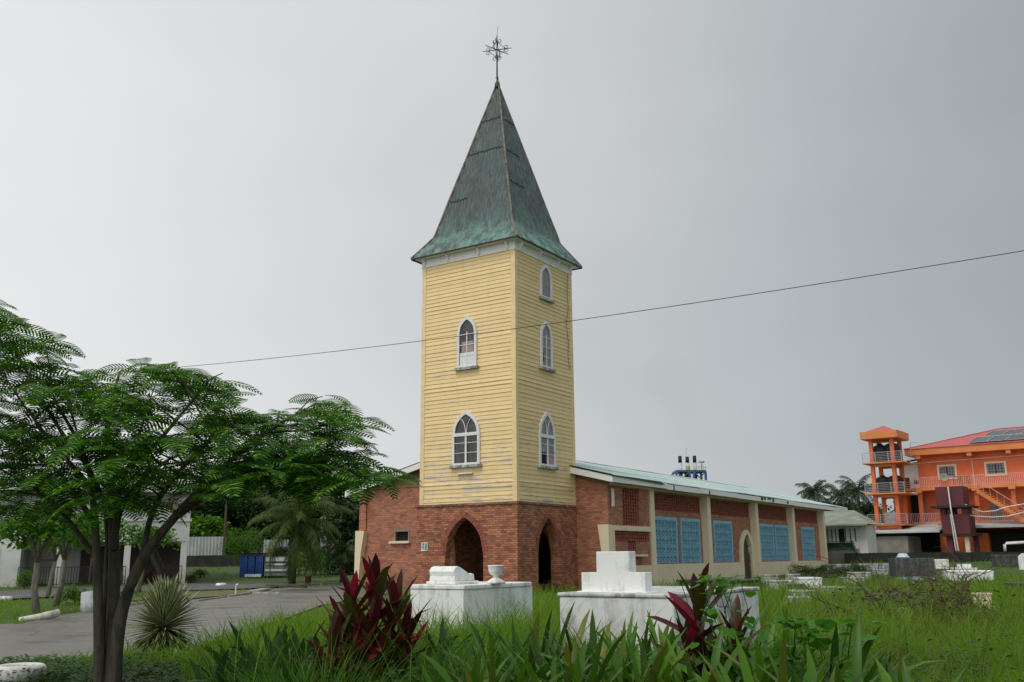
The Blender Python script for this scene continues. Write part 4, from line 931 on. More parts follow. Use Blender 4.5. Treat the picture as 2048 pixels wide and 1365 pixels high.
# slabs
b = MB(); b.box(-3.2, UE, -2.0, -.003, zsl2-.28, zsl2); b.build('balcony_slab', 'orange2', ob)
b = MB(); b.box(-6.5, UE, -2.0, -.003, zsl1-.25, zsl1); b.build('balcony_slab', 'orange2', ob)
def rail(root, u0, u1, v, z, h, m, step=.16, nm='railing', hor=False):
    b = MB(); b.box(u0, u1, v-.03, v+.03, z+h-.05, z+h); b.box(u0, u1, v-.02, v+.02, z+.08, z+.12)
    if hor:
        for k in range(1, 5): b.box(u0, u1, v-.02, v+.02, z+.12+(h-.2)*k/5, z+.15+(h-.2)*k/5)
        n = max(2, int((u1-u0)/1.2)); 
        for k in range(n+1): u = u0+(u1-u0)*k/n; b.box(u-.025, u+.025, v-.025, v+.025, z, z+h)
    else:
        n = int((u1-u0)/step)
        for k in range(n+1): u = u0+(u1-u0)*k/n; b.box(u-.022, u+.022, v-.015, v+.015, z, z+h)
    return b.build(nm, m, root)
rail(ob, 0, UE, -1.9, zsl2, 1.0, 'pink'); rail(ob, seg(1821)+.3, seg(1884), -1.9, zsl1, 1.0, 'pink'); rail(ob, seg(1938), UE, -1.9, zsl1, 1.0, 'pink')
rail(ob, seg(1920), seg(1955), -1.86, zsl2, .95, 'maroon', .12, 'laundry')
# windows
for (xa, xb, ya, yb) in ((1881, 1920, 929.5, 959), (1977, 2021, 923, 952)):
    ua, ub = seg(xa), seg(xb); za, zb_ = oP((xa+xb)/2, yb)[1], oP((xa+xb)/2, ya)[1]; t = .16; b = MB()
    b.box(ua, ub, -.1, -.003, zb_-t, zb_); b.box(ua, ub, -.1, -.003, za, za+t); b.box(ua, ua+t, -.1, -.003, za+t, zb_-t); b.box(ub-t, ub, -.1, -.003, za+t, zb_-t)
    wo = b.build('window', 'trim', ob)
    b = MB(); b.box(ua+t, ub-t, -.03, -.003, za+t, zb_-t); b.build('pane', 'glassgrey', wo)
    b = MB(); n = 6
    for k in range(1, n): u = ua+t+(ub-ua-2*t)*k/n; b.box(u-.02, u+.02, -.06, -.03, za+t, zb_-t)
    for k in range(1, 4): z = za+t+(zb_-za-2*t)*k/4; b.box(ua+t, ub-t, -.062, -.032, z-.02, z+.02)
    b.box((ua+ub)/2-.06, (ua+ub)/2+.06, -.07, -.03, za+t, zb_-t); b.build('grille', 'iron', wo)
def opanel(nm, xa, xb, ya, yb, m, d=.04, par=None):
    ua, ub = seg(xa), seg(xb); za, zb_ = oP((xa+xb)/2, yb)[1], oP((xa+xb)/2, ya)[1]; b = MB(); b.box(ua, ub, -d-.003, -.003, za, zb_); return b.build(nm, m, par or ob)
opanel('doorway', 1822, 1841, 988, 1046, 'dark'); opanel('door', 1843, 1851, 1008, 1046, 'glassgrey'); wd = opanel('window', 1841, 1851, 992, 1008, 'glassgrey')
opanel('door', 1979, 2001, 1008, 1047, 'glassgrey', .06); opanel('door', 1993, 1994, 1010, 1046, 'iron', .08)
opanel('ground_opening', 1960, 2060, 1064, 1096, 'dark', .05); opanel('ground_opening', 1806, 1876, 1064, 1098, 'dark', .05)
for px in (1850, 1962, 2035):
    u = seg(px); b = MB(); b.box(u-.18, u+.18, -1.8, -1.45, zsl1+.003, zsl2-.285); b.build('column', 'orange', ob)
    b = MB(); b.box(u-.3, u+.3, -2.15, -2.0-.003, zsl2-.5, zsl2-.02); b.build('bracket', 'orange2', ob)
# pipes on the facade
b = MB(); z = oP(1850, 927)[1]
b.tube([(.0, -.12, oP(1845, 927)[1]), (UE, -.12, oP(1845, 927)[1]+.35)], .05, 5); u = seg(1953); b.tube([(u, -.12, zrf0-.7), (u, -.12, zsl2+.1)], .05, 5); b.build('drain_pipe', 'trim', ob)
# outside stair
b = MB(); ua, za = seg(1972), zsl2-.4; ub, zb_ = seg(2062), zsl1+.1; n = 16
b.bar((ua, -2.6, za-.2), (ub, -2.6, zb_-.2), .12, .35); b.bar((ua, -3.5, za-.2), (ub, -3.5, zb_-.2), .12, .35)
for k in range(n): t = k/n; u = ua+(ub-ua)*t; z = za+(zb_-za)*t; b.box(u, u+.35, -3.5, -2.6, z-.06, z)
b.build('stair', 'orange2', ob); b = MB(); b.tube([(ua, -3.5, za+.9), (ub, -3.5, zb_+.9)], .03, 5)
for k in range(8): t = k/7; u = ua+(ub-ua)*t; z = za+(zb_-za)*t; b.tube([(u, -3.5, z), (u, -3.5, z+.9)], .02, 4)
b.build('stair_rail', 'pink', ob)
# white side block with patches
b = MB(); ua, ub = seg(1803), -.003; z0, z1 = zsl2, oP(1825, 930)[1]
b.prism([(ua, z0), (ub, z0), (ub, z1+.3), (ua, z1)], lambda u, v, s_: (u, .1 if s_ else 5, v)); b.build('white_annex', 'whitewall', ob)
b = MB(); b.bar((ua-.2, -.2, z1+.12), (ub, -.2, z1+.45), .6, .12); b.build('annex_roof_edge', 'iron', ob); b = MB(); b.box(seg(1831), seg(1840), .08, .13, oP(1830, 969)[1], oP(1830, 961)[1]); b.build('wall_opening', 'brown', ob)
b = MB(); b.box(seg(1809), seg(1822), .06, .12, zsl2+.1, zsl2+1.2); b.build('rust_patch', 'brown', ob)
# orange pier block between stair tower and house
b = MB(); b.box(seg(1795), seg(1820), -1.5, 3, zsl1+.003, zsl2-.285); b.build('stair_block', 'orange', ob)
# dish on the balcony
b = MB(); u = seg(1903); z = zsl2+.85; b.lathe([(.0, 0), (.22, .05), (.4, .14), (.41, .14), (.24, .01), (.0, -.04)], (0, 0, 0), 16)
ds = b.build('dish', 'greyblock', ob, (u, -2.1, z), True); ds.rotation_euler = (R(70), 0, R(20))
# low lean-to roofs in front of the ground storey
b = MB(); ua, ub = seg(1734)-.5, seg(1884); za = oP(1800, 1060)[1]; b.quad((ua, -4.5, za), (ub, -4.5, za), (ub, -.02, za+.7), (ua, -.02, za+.7)); b.box(ua, ub, -4.6, -4.5, za-.16, za+.03)
ua, ub = seg(1940), UE; b.quad((ua, -3.8, za+.1), (ub, -3.8, za+.1), (ub, -.02, za+.7), (ua, -.02, za+.7)); b.box(ua, ub, -3.9, -3.8, za-.08, za+.13)
b.build('lean_to_roof', 'zincwhite', ob)
b = MB(); b.box(seg(1738), seg(1808), -4.45, -4.2, -.5, oP(1770, 1074)[1]); b.build('grey_block_wall', 'greyblock', ob)
b = MB(); b.box(seg(1735)-.3, UE, -.7, -.06, -.5, za-.2); b.build('dark_ground_storey', 'dark', ob)
b = MB(); b.box(seg(1880), seg(1975), -1.6, -.75, -.5, za-.5); b.build('ground_wall', 'orange', ob)
# ---- water tower
TW = plane_pts(at(1799, 1050, 92), OU); T0 = at(1799, 1050, 92)
tw = empty('water_tower', (T0.x, T0.y, 0), OYAW, 'open orange tower of stacked slabs holding black water tanks under a red roof', 'tower')
us = TW(1756, 1050)[0]; zt = [TW(1790, y_)[1] for y_ in (1049, 986, 924, 875, 864)]; dpt = 2.6
for (u, v) in ((us, 0), (0, 0), (us, dpt), (0, dpt)):
    b = MB(); b.box(u-.17, u+.17, v-.17, v+.17, zt[0]-3, zt[3]); b.build('column', 'orange', tw)
for z, e_ in ((zt[0], .5), (zt[1], .75), (zt[2], .75)):
    b = MB(); b.box(us-e_, e_*1.4, -e_, dpt+e_, z-.12, z); b.box(us+.2, -.2, -.12, .12, z-.4, z-.121); b.box(us+.2, -.2, dpt-.12, dpt+.12, z-.4, z-.121); b.build('slab', 'orange2', tw)
for z in (zt[0], zt[1], zt[2]): rail(tw, us-.7, .95, -.72, z, .95, 'steel', .2, 'railing', True)
for z in (zt[1], zt[2]):
    b = MB()
    for k in range(1, 6): b.box(.93, .96, -.7, dpt+.6, z+.19*k-.02, z+.19*k+.02)
    b.build('railing', 'steel', tw)
b = MB(); e_ = .75; b.box(us-e_, e_, -e_, -e_+.15, zt[3]-.05, zt[4]+.12); b.box(us-e_, e_, dpt+e_-.15, dpt+e_, zt[3]-.05, zt[4]+.12); b.box(us-e_, us-e_+.15, -e_+.153, dpt+e_-.153, zt[3]-.05, zt[4]+.12); b.box(e_-.15, e_, -e_+.153, dpt+e_-.153, zt[3]-.05, zt[4]+.12)
b.box(us-e_+.16, e_-.16, -e_+.16, dpt+e_-.16, zt[3]-.1, zt[3]); b.build('roof_beam', 'orange2', tw)
b = MB(); c_ = ((us)/2, dpt/2, zt[4]+.85); q = [(us-.5, -.5, zt[4]+.1), (.5, -.5, zt[4]+.1), (.5, dpt+.5, zt[4]+.1), (us-.5, dpt+.5, zt[4]+.1)]
for k in range(4): b.quad(q[k], q[(k+1) % 4], c_)
b.build('roof', 'redroof', tw)
b = MB(); zb0 = TW(1770, 1074)[1]; b.box(us-.6, 1.0, -1.5, dpt+.4, -.5, zb0); b.build('base_wall', 'greyblock', tw)
b = MB(); b.box(us-.9, 3.9, -1.9, -1.5, zb0+.28, zb0+.42); b.quad((us-.9, -1.9, zb0+.43), (3.9, -1.9, zb0+.43), (3.9, dpt, zt[0]-.13), (us-.9, dpt, zt[0]-.13)); b.build('base_roof', 'zincwhite', tw)
b = MB(); b.box(us-.5, .9, -1.4, dpt, zb0+.003, zb0+.27); b.build('gap', 'dark', tw)
rt = Matrix.Rotation(OYAW, 4, 'Z')
def tank(u, v, z, r_, h, label):
    p = Vector((T0.x, T0.y, 0))+rt@Vector((u, v, z)); b = MB()
    prof = [(r_*.97, 0)]+[(r_*(1 if k % 2 else .96), h*.08+h*.7*k/8) for k in range(9)]+[(r_*.75, h*.9), (r_*.3, h*.97), (r_*.28, h*1.03), (.02, h*1.03)]
    return tag(b.build('water_tank', 'black', None, p, True), label, 'water tank', 'black water tanks in the orange tower') if not b.lathe(prof, (0, 0, 0), 18) else None
tank(us*.70, .9, zt[2]+.01, .76, 1.85, 'black water tank on the top floor of the orange tower, left one')
tank(us*.14, .9, zt[2]+.01, .76, 1.95, 'black water tank on the top floor of the orange tower, right one')
tank(us*.70, .9, zt[1]+.01, .76, 1.7, 'black water tank on the middle floor of the orange tower, left one')
tank(us*.12, .9, zt[1]+.01, .76, 1.75, 'black water tank on the middle floor of the orange tower, right one')
b = MB(); b.box(us+.5, -.3, .6, 1.8, zt[0]+.01, zt[0]+1.15); p = Vector((T0.x, T0.y, 0)); o = b.build('generator', 'steel', None, p); o.rotation_euler = (0, 0, OYAW)
bb = MB(); tag(o, 'grey metal cabinet on the lowest floor of the orange tower', 'cabinet'); bevel(o, .05)
# ---- maroon tank stand in front
mp0 = at(1908, 1100, 88); mf = plane_pts(mp0, OU); ms_ = empty('maroon_tank_stand', (mp0.x, mp0.y, 0), OYAW, 'weathered maroon two block tank stand with white pipes before the orange building', 'tank stand')
MU = lambda px: mf(px, 1040)[0]
MZ = lambda py: mf(1905, py)[1]
b = MB(); b.box(MU(1876), MU(1932), 0, 2.2, MZ(1012), MZ(973)); bevel(b.build('upper_block', 'maroon', ms_), .03)
b = MB(); b.box(MU(1866), MU(1948), -.5, 2.7, MZ(1016), MZ(1012)-.003); b.build('ledge', 'wallblack', ms_)
b = MB()
for u in (1882, 1896, 1925): b.box(MU(u), MU(u)+.45, 0, 2.0, MZ(1029)+.003, MZ(1016)-.003)
b.build('post', 'maroon', ms_)
b = MB(); b.box(MU(1882), MU(1939), 0, 2.2, MZ(1069), MZ(1029)); bevel(b.build('lower_block', 'maroon', ms_), .03)
b = MB(); b.box(MU(1878), MU(1948), -.4, 2.6, MZ(1073), MZ(1069)-.003); b.build('ledge', 'wallblack', ms_)
b = MB(); b.box(MU(1889), MU(1889)+.5, 0, .5, -.5, MZ(1073)-.003); b.build('leg', 'maroon', ms_); b = MB(); b.box(MU(1925), MU(1925)+.35, 0, .4, -.5, MZ(1073)-.003); b.build('leg', 'trim', ms_); b = MB(); b.box(MU(1934), MU(1934)+.4, 1.6, 2, -.5, MZ(1073)-.003); b.build('leg', 'maroon', ms_)
b = MB(); b.tube([(MU(1904), -.2, MZ(974)), (MU(1907), -.55, MZ(1020)), (MU(1913), -.5, MZ(1102))], .06, 6); b.build('pipe', 'pipewhite', ms_); b = MB(); b.tube([(MU(1905), -.6, MZ(1029)), (MU(1908), -.5, MZ(1102))], .05, 6); b.build('pipe', 'pipewhite', ms_)
for pix, lab in (([(1927, 1008), (1940, 1014), (1955, 1022), (1968, 1024), (1990, 1022), (2015, 1014), (2050, 1008), (2090, 1000)], 'upper white hose sagging from the maroon tank stand to the orange stair'), ([(1931, 1029), (1950, 1033), (1985, 1035), (2015, 1033), (2035, 1028), (2060, 1022), (2095, 1010)], 'lower white hose sagging from the maroon tank stand to the right')):
    pts = [at(x_, y_, 87.5) for x_, y_ in pix]; o = pts[0].copy(); b = MB(); b.tube([q-o for q in pts], .05, 6); tag(b.build('hose', 'pipewhite', None, o, True), lab, 'hose')
# pole with antenna on annex
b = MB(); p = at(1821, 930, 93); t_ = at(1821, 886, 93); b.tube([(0, 0, 0), t_-p], .03, 5); b.tube([t_-p, t_-p+Vector((.8, 0, .05))], .015, 4); tag(b.build('antenna', 'steel', None, p), 'thin antenna mast between the orange tower and the orange building', 'antenna')
# ---- green and white house beyond the nave
hp = at(1650, 1098, 88); hf = plane_pts(hp, OU); gh = empty('bungalow', (hp.x, hp.y, 0), OYAW, 'white and green bungalow with mossy grey roof behind the end of the church', 'house')
hu = lambda px: hf(px, 1060)[0]
hz2 = lambda py: hf(1690, py)[1]
b = MB(); b.box(hu(1640), hu(1733), 0, 2.6, -.5, hz2(1052)); b.build('wall', 'whitewall', gh)
b = MB(); u0, u1 = hu(1615), hu(1742); b.quad((u0, -.9, hz2(1050)), (u1, -.9, hz2(1050)), (u1-2.4, 3.3, hz2(1018)), (u0, 3.3, hz2(1018))); b.quad((u1, -.9, hz2(1050)), (u1, 3.4, hz2(1050)), (u1-2.4, 3.3, hz2(1018))); b.quad((u0, 3.4, hz2(1050)), (u1, 3.4, hz2(1050)), (u1-2.4, 3.3, hz2(1018)), (u0, 3.3, hz2(1018))); b.box(u0, u1, -.95, -.9, hz2(1053), hz2(1050)); b.build('roof', 'greyroof', gh)
b = MB(); b.box(hu(1677), hu(1688), -.05, -.003, hz2(1085), hz2(1058)); b.build('doorway', 'dark', gh)
b = MB()
for px in (1655, 1663, 1671, 1690, 1700, 1710): b.box(hu(px)-.04, hu(px)+.04, -.04, -.003, hz2(1084), hz2(1058))
b.build('wall_batten', 'greenpaint', gh)
rail(gh, hu(1645), hu(1716), -1.6, hz2(1100), hz2(1083)-hz2(1100), 'greenpaint', .12); b = MB(); b.box(hu(1645), hu(1716), -1.55, -.003, -.3, hz2(1098)); b.build('porch_floor', 'greyblock', gh); b = MB(); b.box(hu(1645), hu(1716), -1.56, -1.5, hz2(1097), hz2(1086)); b.build('railing_panel', 'greenpaint', gh)
b = MB(); b.bar((hu(1714), -1.6, hz2(1085)), (hu(1728), -2.6, hz2(1108)), .15, .3); b.build('stair', 'greenpaint', gh)
p = G(1690, 1117); b = MB(); b.box(-.9, .1, 0, .9, 0, .8); b.box(-1.6, -.93, .1, .8, 0, .45); o = tag(b.build('cistern', 'tomb', None, p), 'small white cistern block at the foot of the bungalow porch', 'cistern'); bevel(o, .03)
# ---- palms behind
for (px, py, Y, h, L_, sd_) in ((1628, 988, 118, 8.2, 2.6, 3), (1682, 994, 124, 8.8, 2.9, 7), (1716, 986, 112, 9.0, 3.2, 11), (1740, 1050, 108, 4.0, 2.6, 15)):
    t_ = at(px, py, Y); lab = {3: 'coconut palm standing alone left of the far palm group above the nave roof', 7: 'middle far coconut palm above the nave roof end', 11: 'tallest far coconut palm left of the orange tower', 15: 'low palm crown seen through the foot of the orange tower'}[sd_]
    palm('coconut_palm', (t_.x, t_.y, 1.2), t_.z-1.2, L_, 24, sd_, 'palmdark', lab, 'far coconut palms beyond the church', (0, 0), .5, .17, .75, 24)
b = MB(); r = random.Random(77)
for i in range(26):
    q = at(1600+i*6.5, 1046+r.uniform(-8, 10), 122); leafy(b, q, (2.4, 2.2, 2.3), 600, .5, r, .0, .7)
tag(b.build('scrub', 'darkcanopy'), kind='stuff', label='dark green scrub under the far palms behind the bungalow', cat='scrub')
# ---- power station chimneys
cp_ = at(1378, 960, 160); ch = empty('chimney_platform', (cp_.x, cp_.y, 0), 0, 'blue steel platform with three banded smoke stacks above the nave roof', 'power plant'); sc_ = 160/FPX
def CX(px): return (px-1378)*sc_
def CZ(py): return at(1378, py, 160).z
for px, yt in ((1362, 912.5), (1376.5, 914), (1391, 912)):
    b = MB(); r_ = 3.6*sc_; b.lathe([(r_*1.08, 0), (r_*1.08, CZ(941.5)), (r_, CZ(926))], (CX(px), 0, 0), 16); st = b.build('smoke_stack', 'zincwhite', ch, smooth=True)
    b = MB(); b.lathe([(r_*1.03, CZ(926)), (r_, CZ(yt)), (r_*.8, CZ(yt)), (r_*.8, CZ(yt)-.3)], (CX(px), 0, 0), 16); b.build('dark_band', 'black', st, smooth=True)
    b = MB(); b.lathe([(r_*1.12, CZ(990)), (r_*1.12, CZ(947))], (CX(px), 0, 0), 16); b.build('stack_foot', 'iron', st, smooth=True)
b = MB(); b.lathe([(4.6*sc_, CZ(940)), (4.6*sc_, CZ(933))], (CX(1377), 0, 0), 16); b.build('yellow_band', mat('yellow_band', (.55, .42, .06), (.4, .3, .05)), ch)
b = MB(); b.box(CX(1349), CX(1408), -2, 2, CZ(946), CZ(942.5))
for px in (1349.5, 1376, 1384, 1407): 
    for v in (-1.9, 1.9): b.box(CX(px)-.18, CX(px)+.18, v-.18, v+.18, CZ(1010), CZ(946))
for a_, c_ in ((1351, 1364), (1374, 1362), (1386, 1395), (1406, 1396)): b.bar((CX(a_), -1.9, CZ(947)), (CX(c_), -1.9, CZ(958)), .16)
b.build('platform', 'blueframe', ch)
b = MB(); b.box(CX(1385), CX(1408), -2, -1.93, CZ(935.5), CZ(935)); b.box(CX(1385), CX(1408), -2, -1.93, CZ(938.5), CZ(938))
for k in range(6): b.box(CX(1385+k*4.5)-.05, CX(1385+k*4.5)+.05, -2, -1.93, CZ(942), CZ(935))
b.build('railing', mat('yellow_rail', (.55, .48, .3), (.45, .4, .25)), ch)
b = MB(); b.tube([(CX(1375), 0, CZ(914)), (CX(1375), 0, CZ(896))], .06, 4); b.tube([(CX(1404), 0, CZ(942)), (CX(1405), 0, CZ(928))], .08, 4); b.lathe([(.05, CZ(927)), (.5, CZ(926)), (.5, CZ(923)), (.05, CZ(922))], (CX(1404.5), 0, 0), 10); b.build('mast', 'steel', ch)
# faint smoke above the stacks
def smoke():
    m = bpy.data.materials.new('thin_smoke'); m.use_nodes = True; n = m.node_tree; n.nodes.clear(); o = n.nodes.new('ShaderNodeOutputMaterial'); v = n.nodes.new('ShaderNodeVolumePrincipled')
    v.inputs['Color'].default_value = (.35, .33, .33, 1); v.inputs['Density'].default_value = .0035; n.links.new(v.outputs[0], o.inputs['Volume'])
    b = MB(); pts = [at(x_, y_, 160) for x_, y_ in ((1376, 905), (1374, 870), (1366, 830), (1352, 790), (1330, 750), (1300, 720))]; o0 = pts[0].copy(); b.tube([p-o0 for p in pts], [.9, 1.6, 2.4, 3.4, 4.6, 3.0], 16)
    ob_ = b.build('smoke', m, None, o0, True); tag(ob_, kind='stuff', label='faint grey smoke drifting left above the three stacks', cat='smoke')
smoke()
# ---------------------------------------------------------------- left side
def box_plane(root, Y):  # helper for things facing the viewer at depth Y
    return None
# white two-storey house
HY = 66; h0 = at(373, 1155, HY)
wh = empty('white_house', (h0.x, HY, 0), R(20), 'white two storey house with open pillared ground floor behind the almond trees', 'house'); hs = HY/FPX
HX = lambda px: (px-373)*hs*.90
HZ = lambda py: at(300, py, HY).z
b = MB(); b.box(HX(-60), 0, 0, 9, HZ(1084), HZ(985)); b.build('upper_wall', 'whitewall', wh)
b = MB(); b.box(HX(-60), HX(46), 0, 9, -.3, HZ(1084)-.003); b.box(HX(46)+.003, 0, 4.5, 9, -.3, HZ(1084)-.003); b.build('ground_wall', 'whitewall', wh)
b = MB(); b.prism([(-.9, HZ(984)), (9.9, HZ(984)), (4.5, HZ(950))], lambda u, v, s_: (HX(-80) if s_ else .6, u, v)); b.build('roof', 'zincwhite', wh)
b = MB(); b.box(HX(-70), .1, -.15, -.003, HZ(1044), HZ(1039)); b.box(HX(-80), .6, -.98, -.9, HZ(988), HZ(981)); b.build('floor_band', 'whitewall', wh)
for px in (119, 250, 364): b = MB(); b.box(HX(px)-.2, HX(px)+.2, 0, .4, -.3, HZ(1084)-.006); b.build('pillar', 'whitewall', wh)
for xa, xb in ((257, 277), (318, 339), (120, 140), (60, 84)):
    b = MB(); b.box(HX(xa), HX(xb), -.08, -.003, HZ(1024), HZ(1002)); wo = b.build('window', 'trim', wh); b = MB(); b.box(HX(xa)+.12, HX(xb)-.12, -.1, -.083, HZ(1024)+.12, HZ(1002)-.12); b.build('pane', mat('orange_curtain', (.16, .07, .05), (.09, .035, .03), 6), wo)  # orange-brown is the curtains' own colour
b = MB(); b.box(HX(-10), HX(6), -.08, -.003, HZ(1136), HZ(1095)); wo = b.build('window', 'greyblock', wh); b = MB(); b.box(HX(-8), HX(4), -.1, -.083, HZ(1134), HZ(1097)); b.build('pane', 'glass', wo)
b = MB(); b.box(HX(62), HX(115), 4.4, 4.49, HZ(1120), HZ(1098)); wo = b.build('window', 'greyblock', wh); b = MB(); b.box(HX(65), HX(112), 4.35, 4.39, HZ(1118), HZ(1100)); b.build('pane', 'glass', wo)
b = MB(); b.box(HX(150), HX(170), 4.38, 4.49, 0, HZ(1098)); b.build('door', 'wood_dark', wh)
b = MB(); b.box(HX(175), -.1, 4.3, 4.48, .05, HZ(1088)); b.build('back_shade', 'wood_dark', wh)
rail(wh, HX(46), HX(250), -.4, .05, 1.2, 'iron', .16); rail(wh, HX(325), HX(362), -.4, .05, 1.2, 'iron', .16)
b = MB(); ua, ub = HX(286), HX(328)
b.bar((ua, -.8, HZ(1088)), (ub, -.8, .1), .08, .25); b.bar((ua, -1.7, HZ(1088)), (ub, -1.7, .1), .08, .25)
for k in range(13): t = k/12; b.box(ua+(ub-ua)*t-.15, ua+(ub-ua)*t+.15, -1.7, -.8, HZ(1088)*(1-t)+.1*t, HZ(1088)*(1-t)+.1*t+.04)
b.bar((ua, -1.7, HZ(1088)+.9), (ub, -1.7, 1.0), .05)
for k in range(8): t = k/7; b.box(ua+(ub-ua)*t-.02, ua+(ub-ua)*t+.02, -1.72, -1.68, HZ(1088)*(1-t)+.1*t, HZ(1088)*(1-t)+.1*t+.9)
b.build('stair', 'iron', wh)
# corrugated fence and boundary wall on the left
def wavy_fence(xa, xb, yt, yb, Y, m, label, nm='sheet_fence', yt2=None, pit=.3):
    p = at(xa, yb, Y); q = at(xb, yb, Y); L_ = q.x-p.x; z0 = p.z-.3; b = MB(); n = int(L_/pit*4); prev = None
    for i in range(n+1):
        t = i/n; z1 = at(xa, yt+((yt2 or yt)-yt)*t, Y).z; c = [(L_*t, .04*math.cos(i*math.pi/2), 0), (L_*t, .04*math.cos(i*math.pi/2), z1-z0)]
        if prev: b.quad(prev[0], c[0], c[1], prev[1])
        prev = c
    b.bar((0, .08, z1-z0-.15), (L_, .08, z1-z0-.15), .08)
    return tag(b.build(nm, m, None, (p.x, Y, z0)), label, 'fence')
wavy_fence(280, 450, 1075, 1112, 88, mat('dull_sheet', (.40, .42, .42), (.27, .29, .28), .7, .6), 'white corrugated sheet fence left of the round green tree')
wavy_fence(526, 576, 1080, 1112, 89, MATS['dull_sheet'], 'short white corrugated sheet fence between the round tree and the coconut palm')
b = MB(); p = at(200, 1126, 86); q = at(880, 1126, 86)
for i in range(14): b.box((q.x-p.x)*i/14, (q.x-p.x)*(i+1)/14-.03, 0, .2, -1, at(300, 1112.5, 86).z-.0+(i % 3)*.02)
tag(b.build('boundary_wall', 'wallblack', None, (p.x, 86, 0)), 'low blackened boundary wall below the white sheet fences on the left', 'wall')
# white shed and greenhouse behind the palm
def building(nm, xa, xb, yt, yb, Y, m, rm, label, dep=6, cat='building'):
    p = at(xa, yb, Y); q = at(xb, yb, Y); zt_ = at(xa, yt, Y).z; root = empty(nm, (p.x, Y, 0), 0, label, cat); W_ = q.x-p.x
    b = MB(); b.box(0, W_, 0, dep, 0, zt_); b.build('wall', m, root); b = MB(); b.prism([(-.3, zt_+.003), (dep+.3, zt_+.003), (dep/2, zt_+.9)], lambda u, v, s_: (-.3 if s_ else W_+.3, u, v)); b.build('roof', rm, root); return root, W_, zt_
bw_, W_, zt_ = building('warehouse', 640, 760, 1042, 1100, 105, mat('bluish_white_wall', (.50, .54, .60), (.38, .42, .47), .6), 'greyroof', 'bluish white warehouse behind the coconut palm, beside the church front')
b = MB(); b.box(1.2, 3.2, -.06, -.003, zt_-1.3, zt_-.35); b.build('window', 'glass', bw_); b = MB(); b.box(3.9, 4.3, -.1, -.003, .5, zt_-.1); b.box(0, W_, -.08, -.003, zt_-2.2, zt_-2.1); b.build('wall_batten', 'greyblock', bw_)
building('shade_house', 498, 545, 1054, 1085, 110, 'zincwhite', 'zincwhite', 'low white shade house with pale arched roof behind the coconut palm', 5, 'shed')
# blue shed
p = G(479, 1156); s_ = p.y/FPX; shd = empty('shed', p, R(-4), 'low shed hung with blue tarpaulin beside grey boards at the road edge', 'shed'); SH = 44*s_
b = MB(); b.box(0, 95*s_, 0, 2.4, SH, SH+.07); b.box(-.1, 96*s_, -.15, 2.5, SH+.073, SH+.1); b.build('roof', 'iron', shd)
for u in (0, 48*s_, 93*s_): b = MB(); b.box(u, u+.08, 0, .08, 0, SH-.003); b.build('post', 'bark', shd)
for (ua, ub) in ((.0, .30), (.33, .62), (.66, .98)):
    b = MB(); W2 = 47*s_; n = 12; prev = None
    for i in range(n+1):
        u = W2*(ua+(ub-ua)*i/n); c = [(u, -.05+.05*math.sin(i*2.1), .08+.05*math.sin(i)), (u, -.04+.02*math.sin(i*1.3), SH-.02)]
        if prev: b.quad(prev[0], c[0], c[1], prev[1])
        prev = c
    b.build('tarpaulin', 'blueplastic', shd)
b = MB(); b.box(0, 95*s_, 1.2, 1.25, .05, SH-.1); b.build('back_wall', 'dark', shd)
b = MB(); nb = 6
for k in range(nb): b.box(49*s_, 95*s_, -.03-.004*(k % 2), .0-.004*(k % 2), .12+k*(SH-.2)/nb, .12+(k+1)*(SH-.2)/nb-.04)
b.build('board_wall', mat('grey_boards', (.20, .22, .21), (.09, .10, .10), 2), shd)
b = MB(); b.box(52*s_, 94*s_, -.06, -.036, SH*.70, SH*.86); b.box(50*s_, 95*s_, -.06, -.036, SH*.28, SH*.36); b.box(62*s_, 94*s_, -.065, -.037, SH*.52, SH*.60); b.box(12*s_, 44*s_, -.2, .1, .05, .25); b.build('white_rail', 'zincwhite', shd)
# utility pole
p = at(447, 1110, 82); b = MB(); b.tube([(0, 0, 0), (0, 0, at(447, 972, 82).z-p.z)], [.12, .09], 8); b.bar((-.7, 0, 5.6), (.7, 0, 5.6), .1); tag(b.build('utility_pole', 'bark', None, p), 'grey wooden utility pole against the dark trees at left', 'pole')
# palms left
t_ = at(597, 1048, 64); g_ = at(585, 1140, 64)
palm('coconut_palm', (g_.x, 64, terr(g_.x, 64)), t_.z-terr(0, 64), 3.9, 30, 5, 'palm', 'full coconut palm with a leaning trunk between the blue shed and the church front', None, (t_.x-g_.x, 0), .75, .17, .85, 40)
g_ = at(684, 1112, 66); palm('young_palm', (g_.x, 66, .0), 1.9, 1.7, 14, 9, 'palm', 'young palm just left of the church front corner', None, (0, 0), .1, .1, .5, 22)
# round bright tree
p = G(484, 1150); tree('round_tree', p, 3.7, (1.75, 1.6, 1.25), 3600, .17, 6, 'barkpale', 'brightcanopy', 'round bright green tree behind the blue shed', 'tree', None, .35, 2.35, .07, None, .4, .2)
